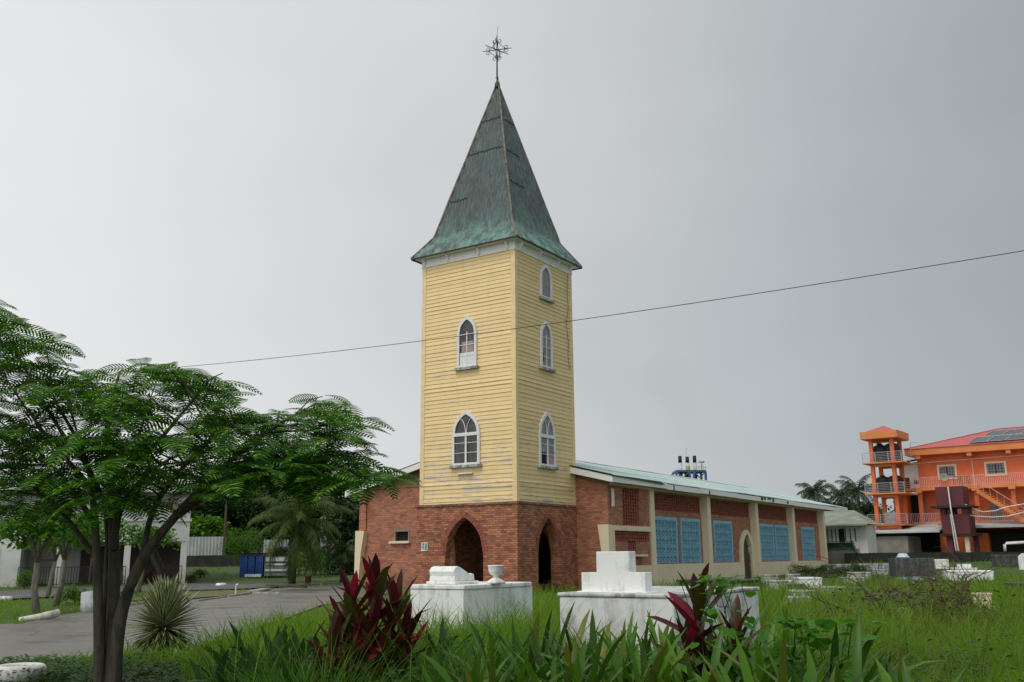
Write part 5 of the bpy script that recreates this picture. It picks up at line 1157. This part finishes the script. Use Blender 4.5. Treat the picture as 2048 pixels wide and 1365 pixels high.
# dark treeline beyond
b = MB(); r = random.Random(31)
for i in range(60):
    px = 330+i*7.5; q = at(px+r.uniform(-6, 6), 1020+r.uniform(-40, 55)+(px > 640)*25, 112+r.uniform(-5, 8)); leafy(b, q, (3.4, 3.0, 2.8), 900, .75, r, .0, .8)
tag(b.build('tree_line', 'darkcanopy'), kind='stuff', label='dark mass of distant trees behind the sheet fence at left', cat='trees')
for (px, yt, yb, Y, w_, sd_, lab) in ((405, 975, 1105, 96, 2.6, 41, 'dark tall tree right of the white house, behind the fence'), (520, 985, 1105, 98, 2.9, 42, 'dark broad tree behind the round bright tree'), (700, 1010, 1105, 100, 2.4, 43, 'dark tree above the bluish warehouse by the church front'), (410, 1040, 1105, 92, 1.8, 44, 'mid green bushy tree by the utility pole')):
    p = at(px, yb, Y); h = at(px, yt, Y).z-p.z+.5; p.z -= .5; tree('dense_tree', p, h, (w_, w_, h*.42), 6500, .45, sd_, 'bark', 'darkcanopy' if sd_ != 44 else 'brightcanopy', lab, 'tree', 'trees beyond the left fence', .25, h*.6, .16, None, .75, .0)
# almond trees
for (px, py, h, w_, sd_, lean, lab, lumps) in ((75, 1230, 3.4, 1.3, 51, -.3, 'pale forked almond tree nearest the left edge, crown of broad leaves', [(-.3, 0, 2.75, 1), (.7, .2, 2.55, .8), (-1.1, .2, 2.7, .8)]), (110, 1214, 3.6, 1.4, 52, .2, 'almond tree with pale trunk right of the leftmost one', [(.2, 0, 2.8, 1), (1.2, 0, 2.7, .8)]), (95, 1196, 3.4, 1.2, 53, .2, 'thin leaning almond tree standing behind the two pale trunks', [(0, 0, 2.6, .9)]), (275, 1190, 3.6, 1.4, 54, 0, 'almond tree hidden behind the feathery tree stems, before the white house', [(-.2, 0, 2.9, 1), (.9, 0, 2.8, .8)])):
    p = G(px, py); tree('almond_tree', p, h, (w_, w_, .55), 700, .24, sd_, 'barkpale', 'canopy', lab, 'tree', 'almond trees on the far verge', .5, 2.7, .10, lumps, .62, .1)
# shrubs and small plants
shr = [(655, 1150, 2.0, 1.7, 'darkcanopy', 'large dark bush between the palm trunk and the church corner'), (560, 1135, 1.6, 1.2, 'darkcanopy', 'dark bush behind the grey boards of the blue shed'), (625, 1140, 1.8, 1.3, 'canopy', 'big leafy bush right of the coconut palm trunk'), (48, 1178, 1.1, .55, 'canopy', 'small upright green shrub by the left house wall'), (225, 1170, .9, .5, 'brightcanopy', 'pale green shrub by the middle house pillar'), (150, 1210, .7, .6, 'brightcanopy', 'low yellowish shrub left of the white stump planter'), (598, 1150, 1.3, .9, 'brightcanopy', 'yellow green croton bush right of the blue shed'), (640, 1155, 1.5, 1.0, 'canopy', 'tall grassy bush in front of the young palm'), (700, 1150, 1.6, .8, 'darkcanopy', 'dark bush against the left corner of the church'), (292, 1170, .8, .45, 'cordy', 'red leaved bush at the foot of the house stair'), (380, 1165, .5, .5, 'dry', 'rust coloured potted plant left of the blue shed'), (400, 1156, .6, .5, 'canopy', 'low flowering plant behind the rust coloured one')]
for i, (px, py, h, w_, cm, lab) in enumerate(shr):
    p = G(px, py); b = MB(); r = random.Random(60+i); leafy(b, (0, 0, h*.5), (w_, w_*.7, h*.5), 700 if h < 1.55 else 3200, .14 if h < 1.55 else .2, r, .1, .45, -.3); b2 = MB()
    root = empty('shrub', p, 0, lab, 'shrub', 'shrubs along the far road'); b.build('foliage', cm, root)
    for k in range(5): b2.tube([(0, 0, -.05), (r.uniform(-.3, .3)*w_, r.uniform(-.3, .3)*w_, h*.7)], .012, 4)
    b2.build('stem', 'bark', root)
# white stump planter, log, kerb stones, debris
p = G(178, 1226); s_ = p.y/FPX; b = MB(); b.lathe([(15*s_, -.05), (14*s_, 20*s_), (12.5*s_, 38*s_), (11*s_, 40*s_), (10*s_, 36*s_), (.02, 34*s_)], (0, 0, 0), 14); o = tag(b.build('planter', 'tomb', None, p, True), 'white painted stump shaped planter tipped slightly on the far kerb', 'planter'); o.rotation_euler = (0, R(-8), 0)
p = G(58, 1246); s_ = p.y/FPX; b = MB(); b.tube([(-16*s_, -.1, .08), (8*s_, .2, .12), (36*s_, .6, .22)], [.07, .10, .11], 10); tag(b.build('log', stainmat('painted_log', (.6, .58, .52), (.12, .1, .08), .9, .36), None, p, True), 'white painted log lying on the verge at the left', 'log')
p = G(10, 1203); b = MB(); b.tube([(-.5, 0, .1), (.28, 0, .1)], .11, 10); tag(b.build('pipe', 'pipewhite', None, p, True), 'short white pipe lying in the grass at the left edge', 'pipe')
p = G(471, 1192); b = MB(); s_ = p.y/FPX; b.tube([(0, 0, -.05), (0, 0, 20*s_)], .035, 8); b.tube([(0, 0, 20*s_), (.1, 0, 21*s_)], .045, 8); tag(b.build('standpipe', 'pipewhite', None, p), 'short upright white pipe on the paving beyond the spiky plant', 'pipe')
p = G(442, 1174); b = MB(); b.lathe([(.28, 0), (.34, .08), (.30, .2), (.2, .22), (.02, .2)], (0, 0, 0), 14); tag(b.build('planter', 'tomb', None, p, True), 'low white bowl planter beside the road', 'planter')
p = G(616, 1168); b = MB(); b.lathe([(.15, 0), (.2, .22), (.19, .4), (.24, .44), (.24, .48), (.18, .48), (.15, .36)], (0, 0, 0), 14); tag(b.build('pot', 'terracotta', None, p, True), 'brown clay pot standing at the grass edge right of the blue shed', 'pot')
p = G(295, 1176); b = MB(); b.lathe([(.3, 0), (.3, .3), (.22, .32), (.02, .3)], (0, 0, 0), 12)
r = random.Random(90)
kerbs = [((395, 1206), (452, 1198)), ((456, 1197), (500, 1190)), ((505, 1189), (560, 1190)), ((250, 1215), (300, 1208)), ((330, 1206), (372, 1204))]
for i, (a_, c_) in enumerate(kerbs):
    p, q = G(*a_), G(*c_); d = q-p; b = MB(); n = 6
    pts = [(0, 0, 0)]+[tuple(d*k/n+Vector((0, r.uniform(-.05, .05), 0))) for k in range(1, n+1)]
    for k in range(n): b.bar(Vector(pts[k])+Vector((0, 0, .06)), Vector(pts[k+1])+Vector((0, 0, .06)), .12, .12)
    tag(b.build('kerb_stone', 'concrete', None, p), ['white kerb run left of the upright pipe', 'white kerb run just right of the upright pipe', 'rightmost pale kerb run on the paving', 'leftmost pale kerb run behind the tree stems', 'short pale kerb run behind the spiky plant top'][i], 'kerb', 'broken kerbs along the paving')
for i, (a_, c_, lab) in enumerate((((503, 1189), (532, 1183), 'pale plank lying by the upright pipe'), ((535, 1175), (575, 1178), 'brown plank lying on the dark road'), ((578, 1177), (612, 1179), 'dark plank right of the brown one on the road'))):
    p, q = G(*a_), G(*c_); b = MB(); b.bar((0, 0, .12), q-p+Vector((0, 0, .12)), .5 if i == 0 else .2, .08); tag(b.build('plank', ('concrete', 'brown', 'wood_dark')[i], None, p), lab, 'plank')
# grass verge island between drive and road
isl, _ = sheet('verge', [(380, 1203), (455, 1196), (520, 1186), (470, 1184), (330, 1192), (240, 1206)], mat('dry_verge', (.14, .14, .05), (.06, .09, .02), 3, .95, .6), .09)
# edging: front kerb of the drive
# tyre planter
p = G(38, 1364); b = MB(); R1, R2, n, mseg = .265, .085, 48, 12
for i in range(n):
    for j in range(mseg):
        g = 2*math.pi*i/n; q_ = 2*math.pi*j/mseg; sx = abs(math.cos(q_))**.6*math.copysign(1, math.cos(q_)); rr = R1+R2*.75*sx+(.006 if (i % 2 and sx > .8) else 0); b.v.append((rr*math.cos(g), rr*math.sin(g), .11+.11*math.sin(q_)))
for i in range(n):
    for j in range(mseg): b.f.append((i*mseg+j, ((i+1) % n)*mseg+j, ((i+1) % n)*mseg+(j+1) % mseg, i*mseg+(j+1) % mseg)); b.m.append(0)
ty = tag(b.build('tyre_planter', stainmat('painted_rubber', (.66, .66, .64), (.08, .08, .07), .7, .42, 5), None, p, True), 'white painted car tyre laid flat as a planter at the drive edge', 'tyre')
b = MB(); b.lathe([(.19, .02), (.19, .13), (.02, .14)], (0, 0, 0), 20); b.build('soil', 'soil', ty)
bentpipe([(238, 1380), (238, 1347), (236, 1345), (228, 1345)], 11.4, .02, 'short white elbow pipe in the foreground grass right of the tree stems')
# ---- yucca
p = G(322, 1318); b = MB(); U = []; r = random.Random(15); NL = 340
for i in range(NL):
    t = (i+.5)/NL; el = -.55+t*2.0; az = i*2.39996+r.uniform(-.1, .1); ribbon(b, (.03*math.cos(az), .03*math.sin(az), .42+.26*t), az, r.uniform(.58, .78)*(1.0 if t > .15 else .85), .064, 1.5708-el, r.uniform(-.05, .22), 5, .35, .75, U)
yu = empty('yucca', p, 0, 'spiky rosette of green and cream striped leaves beside the drive', 'plant'); b.build('foliage', 'yucca', yu, attr=U)
b = MB(); b.lathe([(.14, -.05), (.12, .3), (.08, .5), (.02, .6)], (0, 0, 0), 10); b.build('stem', 'bark', yu)
b = MB(); r = random.Random(16)
for i in range(220): az = r.uniform(0, 6.28); ribbon(b, (.1*math.cos(az), .1*math.sin(az), .45), az, r.uniform(.4, .6), .04, 1.9+r.uniform(0, .6), .3, 3, 0, .7)
b.build('dead_leaves', mat('dead_leaf', (.035, .035, .015), (.02, .018, .01), 4), yu)
# ---------------------------------------------------------------- feathery poinciana tree
def bip_leaf(b, base, az, el, L, r, droop):
    """one bipinnate leaf: rachis with paired narrow pinnae"""
    d = Vector((math.cos(az), math.sin(az), 0)); sd = Vector((-math.sin(az), math.cos(az), 0)); n = 14; p = Vector(base); a = el; st = L/n
    roll = r.uniform(-.35, .35); pts = []
    for k in range(n+1):
        T = d*math.cos(a)+Vector((0, 0, math.sin(a))); N_ = -d*math.sin(a)+Vector((0, 0, math.cos(a))); pts.append((p.copy(), T, N_)); p = p+T*st; a -= droop/n
    k0 = len(b.v)
    for (q, T, N_) in pts[::5]:
        b.v.append(tuple(q-sd*.004)); b.v.append(tuple(q+sd*.004))
    for k in range(len(pts[::5])-1): b.f.append((k0+2*k, k0+2*k+1, k0+2*k+3, k0+2*k+2)); b.m.append(b.cur)
    for k in range(2, n+1):
        q, T, N_ = pts[k]; u = k/n; ll = .30*L*math.sin(min(math.pi*.93, u*math.pi*.86+.28))+.02
        for s_ in (-1, 1):
            S_ = (sd*math.cos(roll)+N_*math.sin(roll))*s_; o = (S_*.88+T*.42+N_*(.10)).normalized(); w_ = T*st*.36
            e1 = q+o*ll*.6; e2 = e1+(o-N_*.35).normalized()*ll*.4
            b.quad(q-w_*.6, q+w_*.6, e1+w_, e1-w_); b.quad(e1-w_, e1+w_, e2+w_*.5, e2-w_*.5)
def poinciana():
    r = random.Random(21); Yt = 11.0; g0 = at(212, 1365, Yt); base = Vector((g0.x, Yt, 0)); root = empty('feathery_tree', base, 0, 'large feathery leaved tree with several grey stems filling the left foreground', 'tree')
    lim = MB(); nodes_ = []
    def limb(pix, rad, dY):
        pts = []
        n = len(pix)
        for i, (x_, y_) in enumerate(pix): 
            pts.append(at(x_, y_, Yt+dY*i/(n-1)))
        pts = [Vector((q.x, q.y, q.z))-base for q in pts]
        # refine
        fine = []
        for i in range(len(pts)-1):
            p0 = pts[max(i-1, 0)]; p1 = pts[i]; p2 = pts[i+1]; p3 = pts[min(i+2, len(pts)-1)]
            for k in range(5):
                t = k/5; fine.append(.5*((2*p1)+(-p0+p2)*t+(2*p0-5*p1+4*p2-p3)*t*t+(-p0+3*p1-3*p2+p3)*t**3))
        fine.append(pts[-1]); m = len(fine); fine = fine[:max(6, int(m*.88))]; m = len(fine); rr = [rad*(1-.85*i/(m-1)) for i in range(m)]
        lim.tube(fine, rr, 8)
        for i in range(2, m): nodes_.append((fine[i], rr[i]))
    limb([(200, 1400), (197, 1220), (190, 1050), (175, 930), (120, 820), (60, 740)], .070, -.4)
    limb([(198, 1395), (205, 1250), (215, 1100), (205, 1000), (165, 900), (130, 780), (110, 700)], .045, .6)
    limb([(222, 1400), (226, 1250), (228, 1100), (222, 960), (215, 850), (235, 760), (260, 690)], .088, .4)
    limb([(228, 1400), (240, 1240), (285, 1120), (345, 1040), (420, 960), (500, 890), (590, 830), (680, 780)], .082, -.6)
    limb([(285, 1120), (300, 1040), (330, 980), (400, 900), (470, 850), (560, 850), (650, 880), (720, 930)], .038, -1.2)
    limb([(345, 1040), (430, 985), (520, 960), (610, 940), (700, 955)], .036, -.9)
    limb([(226, 1100), (240, 980), (270, 900), (300, 800), (330, 720)], .035, .9)
    limb([(190, 1050), (130, 960), (60, 890), (-30, 820)], .038, .5)
    limb([(195, 1120), (110, 1010), (20, 950), (-60, 900)], .034, -.8)
    limb([(205, 1000), (170, 960), (100, 880), (20, 770), (-20, 690)], .035, -1.4)
    limb([(222, 960), (300, 900), (370, 820), (420, 760), (480, 735)], .035, .5)
    limb([(228, 1100), (250, 1000), (320, 930), (420, 880), (500, 800)], .035, 1.6)
    limb([(175, 930), (120, 860), (40, 720), (-10, 620)], .035, 1.3)
    lim.build('trunk', 'bark', root, smooth=True)
    # the outline the crown fills
    top = [(-120, 520), (-20, 545), (10, 590), (45, 640), (90, 660), (150, 675), (220, 715), (285, 690), (345, 700), (410, 735), (465, 755), (500, 780), (540, 825), (600, 785), (650, 768), (690, 770), (712, 830), (735, 880), (750, 930), (760, 975)]
    bot = [(-120, 1050), (0, 1050), (120, 1035), (200, 1020), (300, 1040), (380, 1030), (440, 1000), (520, 985), (600, 985), (690, 975), (745, 985), (760, 985)]
    def interp(P, x):
        for (x0, y0), (x1, y1) in zip(P, P[1:]):
            if x0 <= x <= x1: return y0+(y1-y0)*(x-x0)/(x1-x0)
        return P[-1][1]
    cb = MB(); tw_ = MB(); tips = []
    for i in range(5000):
        if len(tips) >= 190: break
        x_ = r.uniform(-115, 745); yt, yb = interp(top, x_)+18, interp(bot, x_)-25
        y_ = yt+(yb-yt)*r.random()**.85
        if 505 < x_ < 600 and 750 < y_ < 800: continue
        if 455 < x_ < 580 and 745 < y_ < 800: continue
        if x_ > 560 and 800 < y_ < 890 and r.random() < .4: continue
        fr = (y_-yt)/(yb-yt+1); dY = r.uniform(-1.9, 1.9)*(1-.45*abs(x_-250)/520)*(.6+.6*fr)
        P_ = at(x_, y_, Yt+dY)-base
        if any((P_-t).length < .23 for t in tips): continue
        tips.append(P_)
    for P_ in tips:
        nd, rr = min(nodes_, key=lambda q: (q[0]-P_).length+max(0, q[0].z-P_.z)*1.5)
        mid = (nd+P_)/2+Vector((0, 0, .06)); tw_.tube([nd, mid, P_], [min(rr*.6, .014), .009, .005], 4, False)
        nl = r.randint(5, 8); a0 = r.uniform(0, 6.28)
        for k in range(nl):
            az = a0+k*2.4; el = r.uniform(-.05, .5); bip_leaf(cb, P_-Vector((0, 0, .02*k)), az, el, r.uniform(.32, .62), r, r.uniform(.5, 1.3))
    tw_.build('twigs', 'bark', root); cb.build('crown', 'poinciana', root)
poinciana()
# ---------------------------------------------------------------- cordylines
p = at(745, 1340, 9.2); p.z = 0
cordyline(p, [(.0, .05, 1.34, 24), (.20, .1, 1.15, 26), (-.20, -.05, 1.20, 24), (.02, -.18, 1.0, 28), (.30, -.02, .92, 26), (-.30, .1, .98, 22), (.12, -.2, .72, 26), (-.12, -.2, .80, 24), (.32, -.1, .74, 20)], 3, 'big crimson leaved shrub in the middle foreground, left of the tombs', .44, .078)
p = at(668, 1340, 8.9); p.z = 0
cordyline(p, [(0, 0, .85, 20), (-.14, .05, .62, 18), (.12, -.1, .6, 18)], 5, 'small dark red leaved shrub at the left foot of the big crimson one', .38, .085)
p = at(1402, 1365, 8.6); p.z = 0
cordyline(p, [(0, 0, 1.16, 20), (.04, -.08, .66, 18), (.36, .1, .92, 14), (-.08, .05, .8, 14)], 9, 'slender red leaved shrub in front of the large vault tomb', .46, .11)
# heart leaved vine
def vine(px, py, Y, n, spread, z0, seed, label, sz=.1):
    p = at(px, py, Y); r = random.Random(seed); root = empty('vine', (p.x, Y, 0), 0, label, 'vine'); b = MB(); bs = MB(); top = p.z
    for i in range(n):
        q = Vector((r.gauss(0, spread), r.gauss(0, .12), top-r.random()**1.4*(top-z0))); a = r.uniform(0, 6.28); s_ = sz*r.uniform(.6, 1.2); tl = r.uniform(-.9, .1)
        d = Vector((math.cos(a)*math.cos(tl), math.sin(a)*math.cos(tl), math.sin(tl))); w_ = Vector((-math.sin(a), math.cos(a), 0)); nn = d.cross(w_)
        H = [(0, 0), (-.18, .28), (-.1, .5), (.15, .56), (.5, .38), (1, 0), (.5, -.38), (.15, -.56), (-.1, -.5), (-.18, -.28)]
        k = len(b.v); 
        for u, v in H: b.v.append(tuple(q+d*u*s_+w_*v*s_+nn*(-abs(v)*.25*s_)))
        b.f.append(tuple(range(k, k+10))); b.m.append(0)
        if i % 3 == 0: bs.tube([q, q+Vector((r.uniform(-.1, .1), r.uniform(-.05, .05), -.25))], .004, 4)
    b.build('leaves', 'vine', root); bs.build('stem', 'hedge', root)
vine(1440, 1150, 8.3, 60, .13, .7, 2, 'bright heart leaved vine climbing the slender red leaved shrub')
vine(1600, 1235, 7.6, 80, .24, .6, 4, 'patch of large heart shaped leaves among the strap leaved lilies', .13)
# ---------------------------------------------------------------- lilies
r = random.Random(44); k = 0; cl = []
spots = []
for i in range(80): spots.append((900+i*8.5+r.uniform(-12, 12), r.uniform(7.4, 10.6)))
for i in range(40): spots.append((1500+i*9+r.uniform(-12, 12), r.uniform(5.6, 8.2)))
protos = []
def lily_label(x_, Y): return None
posn = []
for (x_, Y) in spots:
    P_ = at(x_, 1300, Y); g = Vector((P_.x, Y, 0))
    if any((g-q[0]).length < .24 for q in posn): continue
    posn.append((g, x_, Y))
posn.sort(key=lambda q: q[1])
for i, (g, x_, Y) in enumerate(posn):
    big = x_ > 1480
    L_ = 1.12 if not big else 1.18
    if x_ > 1700: L_ = 1.0
    if x_ < 1000: L_ = .98
    side = 'left of the vault tomb' if x_ < 1100 else 'in front of the vault tomb' if x_ < 1340 else 'beside the slender red shrub' if x_ < 1500 else 'under the heart leaves' if x_ < 1680 else 'at the right end of the lily row'
    strap_clump(g, 24, L_*(.82+.3*((i*7) % 5)/5), .066, 100+i, 'lily', 'strap leaved lily plant %s' % side, 'lily plant', 'lilies %s' % side, .95)
for i, (x_, Y, L_) in enumerate(((470, 10.4, .8), (520, 10.2, .85), (560, 10.6, .95), (600, 10.0, .9), (440, 9.6, .7), (500, 9.2, .75), (560, 9.0, .8), (880, 12.5, .8), (850, 10.8, .7))):
    P_ = at(x_, 1300, Y); lab = 'dark strap leaved lily plant in the grass left of the big crimson shrub' if x_ < 700 else 'dark strap leaved plant by the low white tomb'
    strap_clump((P_.x, Y, 0), 16, L_*1.2, .085, 300+i, 'lilydark', lab, 'lily plant', 'dark lilies left of the crimson shrub' if x_ < 700 else 'dark lilies before the low tomb', .45)
# leafy tufts behind the vault tomb
for x_, Y, h in ((1335, 20, .8), (1365, 21, .95), (1390, 21, .8)):
    P_ = at(x_, 1180, Y); strap_clump((P_.x, Y, 0), 18, h*.95, .07, int(x_), 'lily', 'green leafy tuft growing behind the grey topped vault tomb', 'plant', 'tufts behind the vault tomb', .5, 'leafy_plant')
# ---------------------------------------------------------------- grass
def footprint(x, y):
    for (ox, oy, x0, x1, y0, y1) in ((NX, NY, -14.5, 2.1, 5.2, 43), (NX, NY, -5.9, .2, -1.0, 5.5), (-.97, 19.03, -1.33, .03, 0, 2.5), (2.1, 13.1, -1.77, .02, 0, 3.58)):
        dx, dy = x-ox, y-oy; lx = dx*AX.x+dy*AX.y; ly = dx*AY.x+dy*AY.y
        if x0 < lx < x1 and y0 < ly < y1: return True
    return False
def grass_field(name, N, ymin, ymax, seed, hfun, wfun, m, label, keep=None, seg=3, power=1.0):
    rg = np.random.default_rng(seed); u = rg.random(N)
    # density falls with distance so that every part is equally well covered
    y = 1/(1/ymin+(1/ymax-1/ymin)*u) if power == 1 else ymin*(ymax/ymin)**u
    x = (rg.random(N)*1.34-.67)*y+0; ok = []
    for i in range(N):
        if inpoly(x[i], y[i], DRIVE) or inpoly(x[i], y[i], ROAD) or footprint(x[i], y[i]): continue
        if keep and not keep(x[i], y[i]): continue
        ok.append(i)
    x, y = x[ok], y[ok]; n = len(x); h = np.array([hfun(a, c) for a, c in zip(x, y)])*(.55+.75*rg.random(n)); w_ = np.array([wfun(c) for c in y])*(.6+.8*rg.random(n))
    z = np.array([terr(a, c) for a, c in zip(x, y)]); az = rg.random(n)*6.283; fa = rg.random(n)*6.283; lean = .15+.5*rg.random(n)**1.5; curl = .3+1.1*rg.random(n)
    V = np.zeros((n, 2*seg+1, 3)); px_, py_, pz_ = x.copy(), y.copy(), z-.03
    for k in range(seg+1):
        t = k/seg; ww = w_*(1-t)**.7/2
        if k < seg:
            V[:, 2*k, 0] = px_-np.cos(fa)*ww; V[:, 2*k, 1] = py_-np.sin(fa)*ww; V[:, 2*k, 2] = pz_
            V[:, 2*k+1, 0] = px_+np.cos(fa)*ww; V[:, 2*k+1, 1] = py_+np.sin(fa)*ww; V[:, 2*k+1, 2] = pz_
        else: V[:, 2*seg, 0] = px_; V[:, 2*seg, 1] = py_; V[:, 2*seg, 2] = pz_
        a = lean+curl*t; px_ = px_+np.cos(az)*np.sin(a)*h/seg; py_ = py_+np.sin(az)*np.sin(a)*h/seg; pz_ = pz_+np.cos(a)*h/seg
    nv = 2*seg+1; base = (np.arange(n)*nv)[:, None]
    quads = np.concatenate([np.stack([base[:, 0]+2*k, base[:, 0]+2*k+1, base[:, 0]+2*k+3, base[:, 0]+2*k+2], 1) for k in range(seg-1)], 0)
    tris = np.stack([base[:, 0]+2*(seg-1), base[:, 0]+2*(seg-1)+1, base[:, 0]+2*seg], 1)
    me = bpy.data.meshes.new(name); me.vertices.add(n*nv); me.vertices.foreach_set('co', V.reshape(-1))
    nl = quads.size+tris.size; me.loops.add(nl); me.loops.foreach_set('vertex_index', np.concatenate([quads.reshape(-1), tris.reshape(-1)]).astype(np.int32))
    np_ = len(quads)+len(tris); me.polygons.add(np_); st = np.concatenate([np.arange(len(quads))*4, quads.size+np.arange(len(tris))*3]).astype(np.int32)
    me.polygons.foreach_set('loop_start', st); me.materials.append(M[m]); me.update(calc_edges=True); me.validate()
    o = bpy.data.objects.new(name, me); C.objects.link(o); tag(o, label, 'grass', None, 'stuff'); return o
def hf1(x, y):
    q = x/y
    h = .5
    if y < 10.8: h = .36
    if y < 13.3 and q < -.44: h = .05
    elif y < 14 and q < -.30: h = .13
    elif y < 16 and q < -.22: h = .3
    if -.10 < q < .10 and 12 < y < 24: h = .78
    if q > .2 and y > 12: h = .62
    if y > 24 and q > .1: h = .68
    if y > 45: h = .55
    if q < -.12 and y > 24: h = .3
    return h*(.5+.75*(.5+.5*math.sin(x*1.3+2*math.sin(y*.9)))+.25*math.sin(x*4.1)*math.sin(y*3.3))
grass_field('grass', 190000, 5.2, 100, 1, hf1, lambda y: .006+.0009*y, 'grass', 'long green grass covering the churchyard', None, 3)
grass_field('tall_grass', 26000, 8.5, 26, 2, lambda x, y: .75 if -.08 < x/y < .1 else .55, lambda y: .006+.0007*y, 'grass', 'tall tufts of grass around the tombs', lambda x, y: (-.33 < x/y < .10 and y < 24) or (x/y > .25 and math.sin(x*2.1)*math.sin(y*1.7) > .2), 4)
M['grassdark'] = leafmat('dark_grass', [(.025, .07, .008), (.045, .12, .010), (.07, .16, .014), (.03, .09, .012)], .25, .5)
grass_field('tall_grass', 42000, 7.6, 11.5, 12, lambda x, y: (.98 if x/y < -.02 else .8)*(.7+.4*math.sin(x*3.1)*math.sin(y*2+x)), lambda y: .016, 'grassdark', 'tall dark grass crowding the foreground around the lilies', lambda x, y: -.31+.02*(y-8) < x/y < .36, 4)
grass_field('dry_grass', 15000, 12, 55, 7, lambda x, y: .7, lambda y: .005+.0006*y, 'dry', 'dry brownish grass and weeds in the right part of the churchyard', lambda x, y: x/y > .16 and math.sin(x*1.1)*math.sin(y*.8) > -.1, 3)
def weeds(name, N, reg, m, label, size, hh, seed):
    b = MB(); r = random.Random(seed)
    for i in range(N):
        x, y = reg(r)
        if inpoly(x, y, DRIVE) or footprint(x, y) or (x/y < -.44 and y < 13.3): continue
        for k in range(7):
            z = hh*r.random()**.7; a = r.uniform(0, 6.28); s_ = size*r.uniform(.5, 1.3); q = Vector((x+r.gauss(0, .05), y+r.gauss(0, .05), z)); d = Vector((math.cos(a), math.sin(a), r.uniform(-.4, .5)))*s_; w_ = Vector((-math.sin(a), math.cos(a), r.uniform(-.3, .3)))*s_*.32
            b.quad(q, q+d*.5+w_, q+d, q+d*.5-w_)
    tag(b.build(name, m), label, 'weeds', None, 'stuff')
def regl(r): y = r.uniform(10.5, 15.5); return r.uniform(-.58, -.12)*y, y
weeds('ground_cover', 5200, regl, 'hedge', 'low dark leafy weeds under the feathery tree', .07, .2, 81)
def regm(r): y = r.uniform(7.5, 13); return r.uniform(-.2, .56)*y, y
weeds('weeds', 800, regm, 'hedge', 'broad leaved weeds scattered through the foreground grass', .065, .7, 82)
# seed stalks leaning through the crimson shrub
b = MB(); r = random.Random(70)
for i in range(150):
    x_ = r.uniform(430, 960); Y = r.uniform(8.2, 12); P_ = at(x_, 1300, Y); az = r.uniform(0, 6.28); ribbon(b, (P_.x, Y, 0), az, r.uniform(.8, 1.25), .012, .1+r.random()*.3, r.uniform(.3, 1.2), 8, 0, .6)
tag(b.build('grass_stalks', 'grass'), 'long arching grass stalks around the big crimson shrub', 'grass', None, 'stuff')
# ---------------------------------------------------------------- overhead cable
pA, pB = at(2250, 468, 24), at(-200, 756, 70); n = 40; pts = []
for i in range(n+1):
    t = i/n; q = pA.lerp(pB, t); q.z -= 4*t*(1-t)*1.2; pts.append(q)
b = MB(); b.tube([q-pts[0] for q in pts], .013, 5); tag(b.build('overhead_cable', 'iron', None, pts[0]), 'thin dark cable sagging across the whole view before the tower', 'cable')
